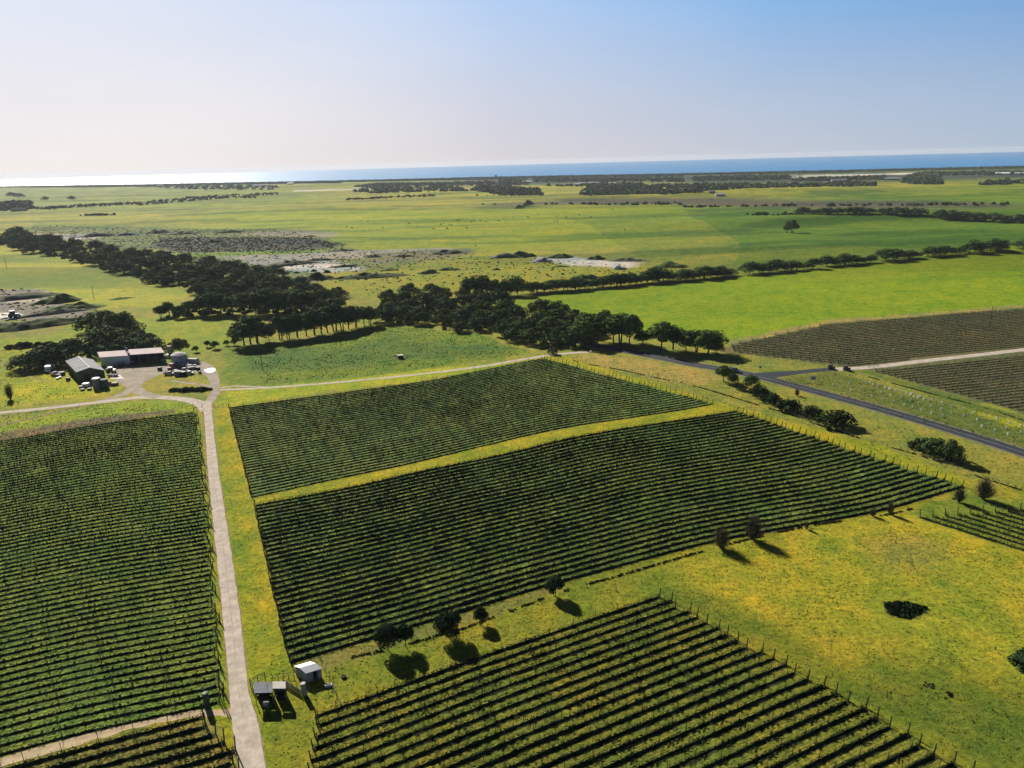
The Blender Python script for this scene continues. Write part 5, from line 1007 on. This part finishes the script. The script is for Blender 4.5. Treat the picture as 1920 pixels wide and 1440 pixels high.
# ------------------------------------------------------------------ grass tufts in the foreground
def tufts(name, polys, mat, size, seed, label, hgt_=1.0):
    rs = np.random.RandomState(seed); Vs = []
    for poly, n, sc in polys:
        P = flat_poly(poly); a = np.array(P); lo, hi = a.min(0), a.max(0); xy = rs.uniform(lo, hi, (n * 3, 2)); xy = xy[pip(xy[:, 0], xy[:, 1], P)]
        cl = fbm(xy[:, 0] / 5, xy[:, 1] / 5, seed, 3); xy = xy[cl + rs.uniform(-.4, .4, len(cl)) > .58][:n]; m = len(xy)
        for k in range(2):
            ang = rs.uniform(0, 3.14, m); s = size * sc * rs.uniform(.5, 1.3, m); d = np.c_[np.cos(ang), np.sin(ang), np.zeros(m)] * s[:, None]; u = np.c_[rs.normal(0, .2, m), rs.normal(0, .2, m), np.ones(m)] * (s * .8 * hgt_)[:, None]; c = np.c_[xy, np.zeros(m)]
            Vs.append(np.stack([c - d * .6, c + d * .6, c + d + u, c - d + u], 1).reshape(-1, 3))
    V = np.concatenate(Vs); tag(link(name, npmesh(name, V, np.arange(len(V)).reshape(-1, 4), mat)), label, 'grass', None, 'stuff')
tg = simple('tall_grass', (.165, .175, .028), .9, .1, .5, .3, coords='Object'); tdk = simple('dark_rushes', (.035, .060, .022), .9, .1, .4, .5)
yp = (560, 1250, 1200, 1055, 1340, 1018, 1640, 968, 1930, 1045, 2050, 1500, 1760, 1418, 1240, 1112, 600, 1335)
tufts('grass_tufts', [(yp, 12000, 1), ((500, 1440, 470, 1240, 440, 1000, 405, 775, 432, 765, 545, 1240, 600, 1300, 585, 1500), 6000, 1), ((400, 1320, 383, 800, 366, 775, 416, 1320), 800, 1), ((1040, 668, 1340, 700, 1925, 870, 1925, 930, 1380, 765), 5000, 1.4), ((1440, 716, 1580, 698, 1925, 790, 1925, 845), 3500, 1.4), ((420, 650, 560, 640, 720, 608, 900, 630, 1000, 662, 730, 700, 500, 720), 7000, 1.8), ((0, 640, 110, 650, 200, 730, 100, 756, 0, 765), 2500, 1.7), ((0, 780, 200, 755, 370, 757, 366, 770, 0, 825), 2000, 1.4)], tg, .13, 4, 'short rough grass tufts all over the meadows')
tufts('rushes', [((1658, 1132, 1700, 1129, 1742, 1142, 1700, 1160, 1664, 1150), 900, 1.5), ((1735, 1278, 1752, 1280, 1748, 1290, 1732, 1288), 50, 1.1), ((1775, 1298, 1786, 1300, 1780, 1308), 22, 1.1)], tdk, .22, 9, 'dark rushes in hollows of the yellow paddock', 1.3)
wd_ = simple('fence_weeds', (.05, .06, .025), .9, .1, .4, .5)
def line_tufts(name, lines, n, mat, size, label):
    rs = np.random.RandomState(3); Vs = []
    for L_ in lines:
        c = W(L_); d = np.r_[0, np.cumsum(np.hypot(*(c[1:] - c[:-1]).T))]; m = int(d[-1] * n); s = rs.uniform(0, d[-1], m); s = s[fbm(s / 6, s * 0, 5, 3) > .40]; m = len(s)
        xy = np.c_[np.interp(s, d, c[:, 0]), np.interp(s, d, c[:, 1])] + rs.normal(0, .16, (m, 2))
        for k in range(2):
            ang = rs.uniform(0, 3.14, m); q = size * rs.uniform(.5, 1.3, m); dd = np.c_[np.cos(ang), np.sin(ang), np.zeros(m)] * q[:, None]; u = np.c_[rs.normal(0, .2, m), rs.normal(0, .2, m), np.ones(m)] * q[:, None]; cc = np.c_[xy, np.zeros(m)]
            Vs.append(np.stack([cc - dd * .6, cc + dd * .6, cc + dd + u, cc - dd + u], 1).reshape(-1, 3))
    V = np.concatenate(Vs); tag(link(name, npmesh(name, V, np.arange(len(V)).reshape(-1, 4), mat)), label, 'weeds', None, 'stuff')
line_tufts('fence_weeds', [FL, FL2, [(560, 1262), (650, 1235), (750, 1213), (870, 1178), (960, 1145), (1045, 1112), (1200, 1068), (1330, 1030), (1400, 1012), (1520, 985), (1660, 966), (1790, 935)]], 7, wd_, .24, 'dark weeds growing under the wire fences')
# ------------------------------------------------------------------ air
m, t_, b_ = mat_base('haze_air'); t_.nodes.remove(b_); pv = t_.nodes.new('ShaderNodeVolumePrincipled'); pv.inputs['Color'].default_value = (.72, .80, .95, 1); pv.inputs['Density'].default_value = 3.8e-5; pv.inputs['Anisotropy'].default_value = .2
t_.links.new(pv.outputs[0], t_.nodes['Material Output'].inputs['Volume'])
o = MB().box((0, 0, 44), (37500, 37500, 102)).put('haze', m); tag(o, kind='stuff')
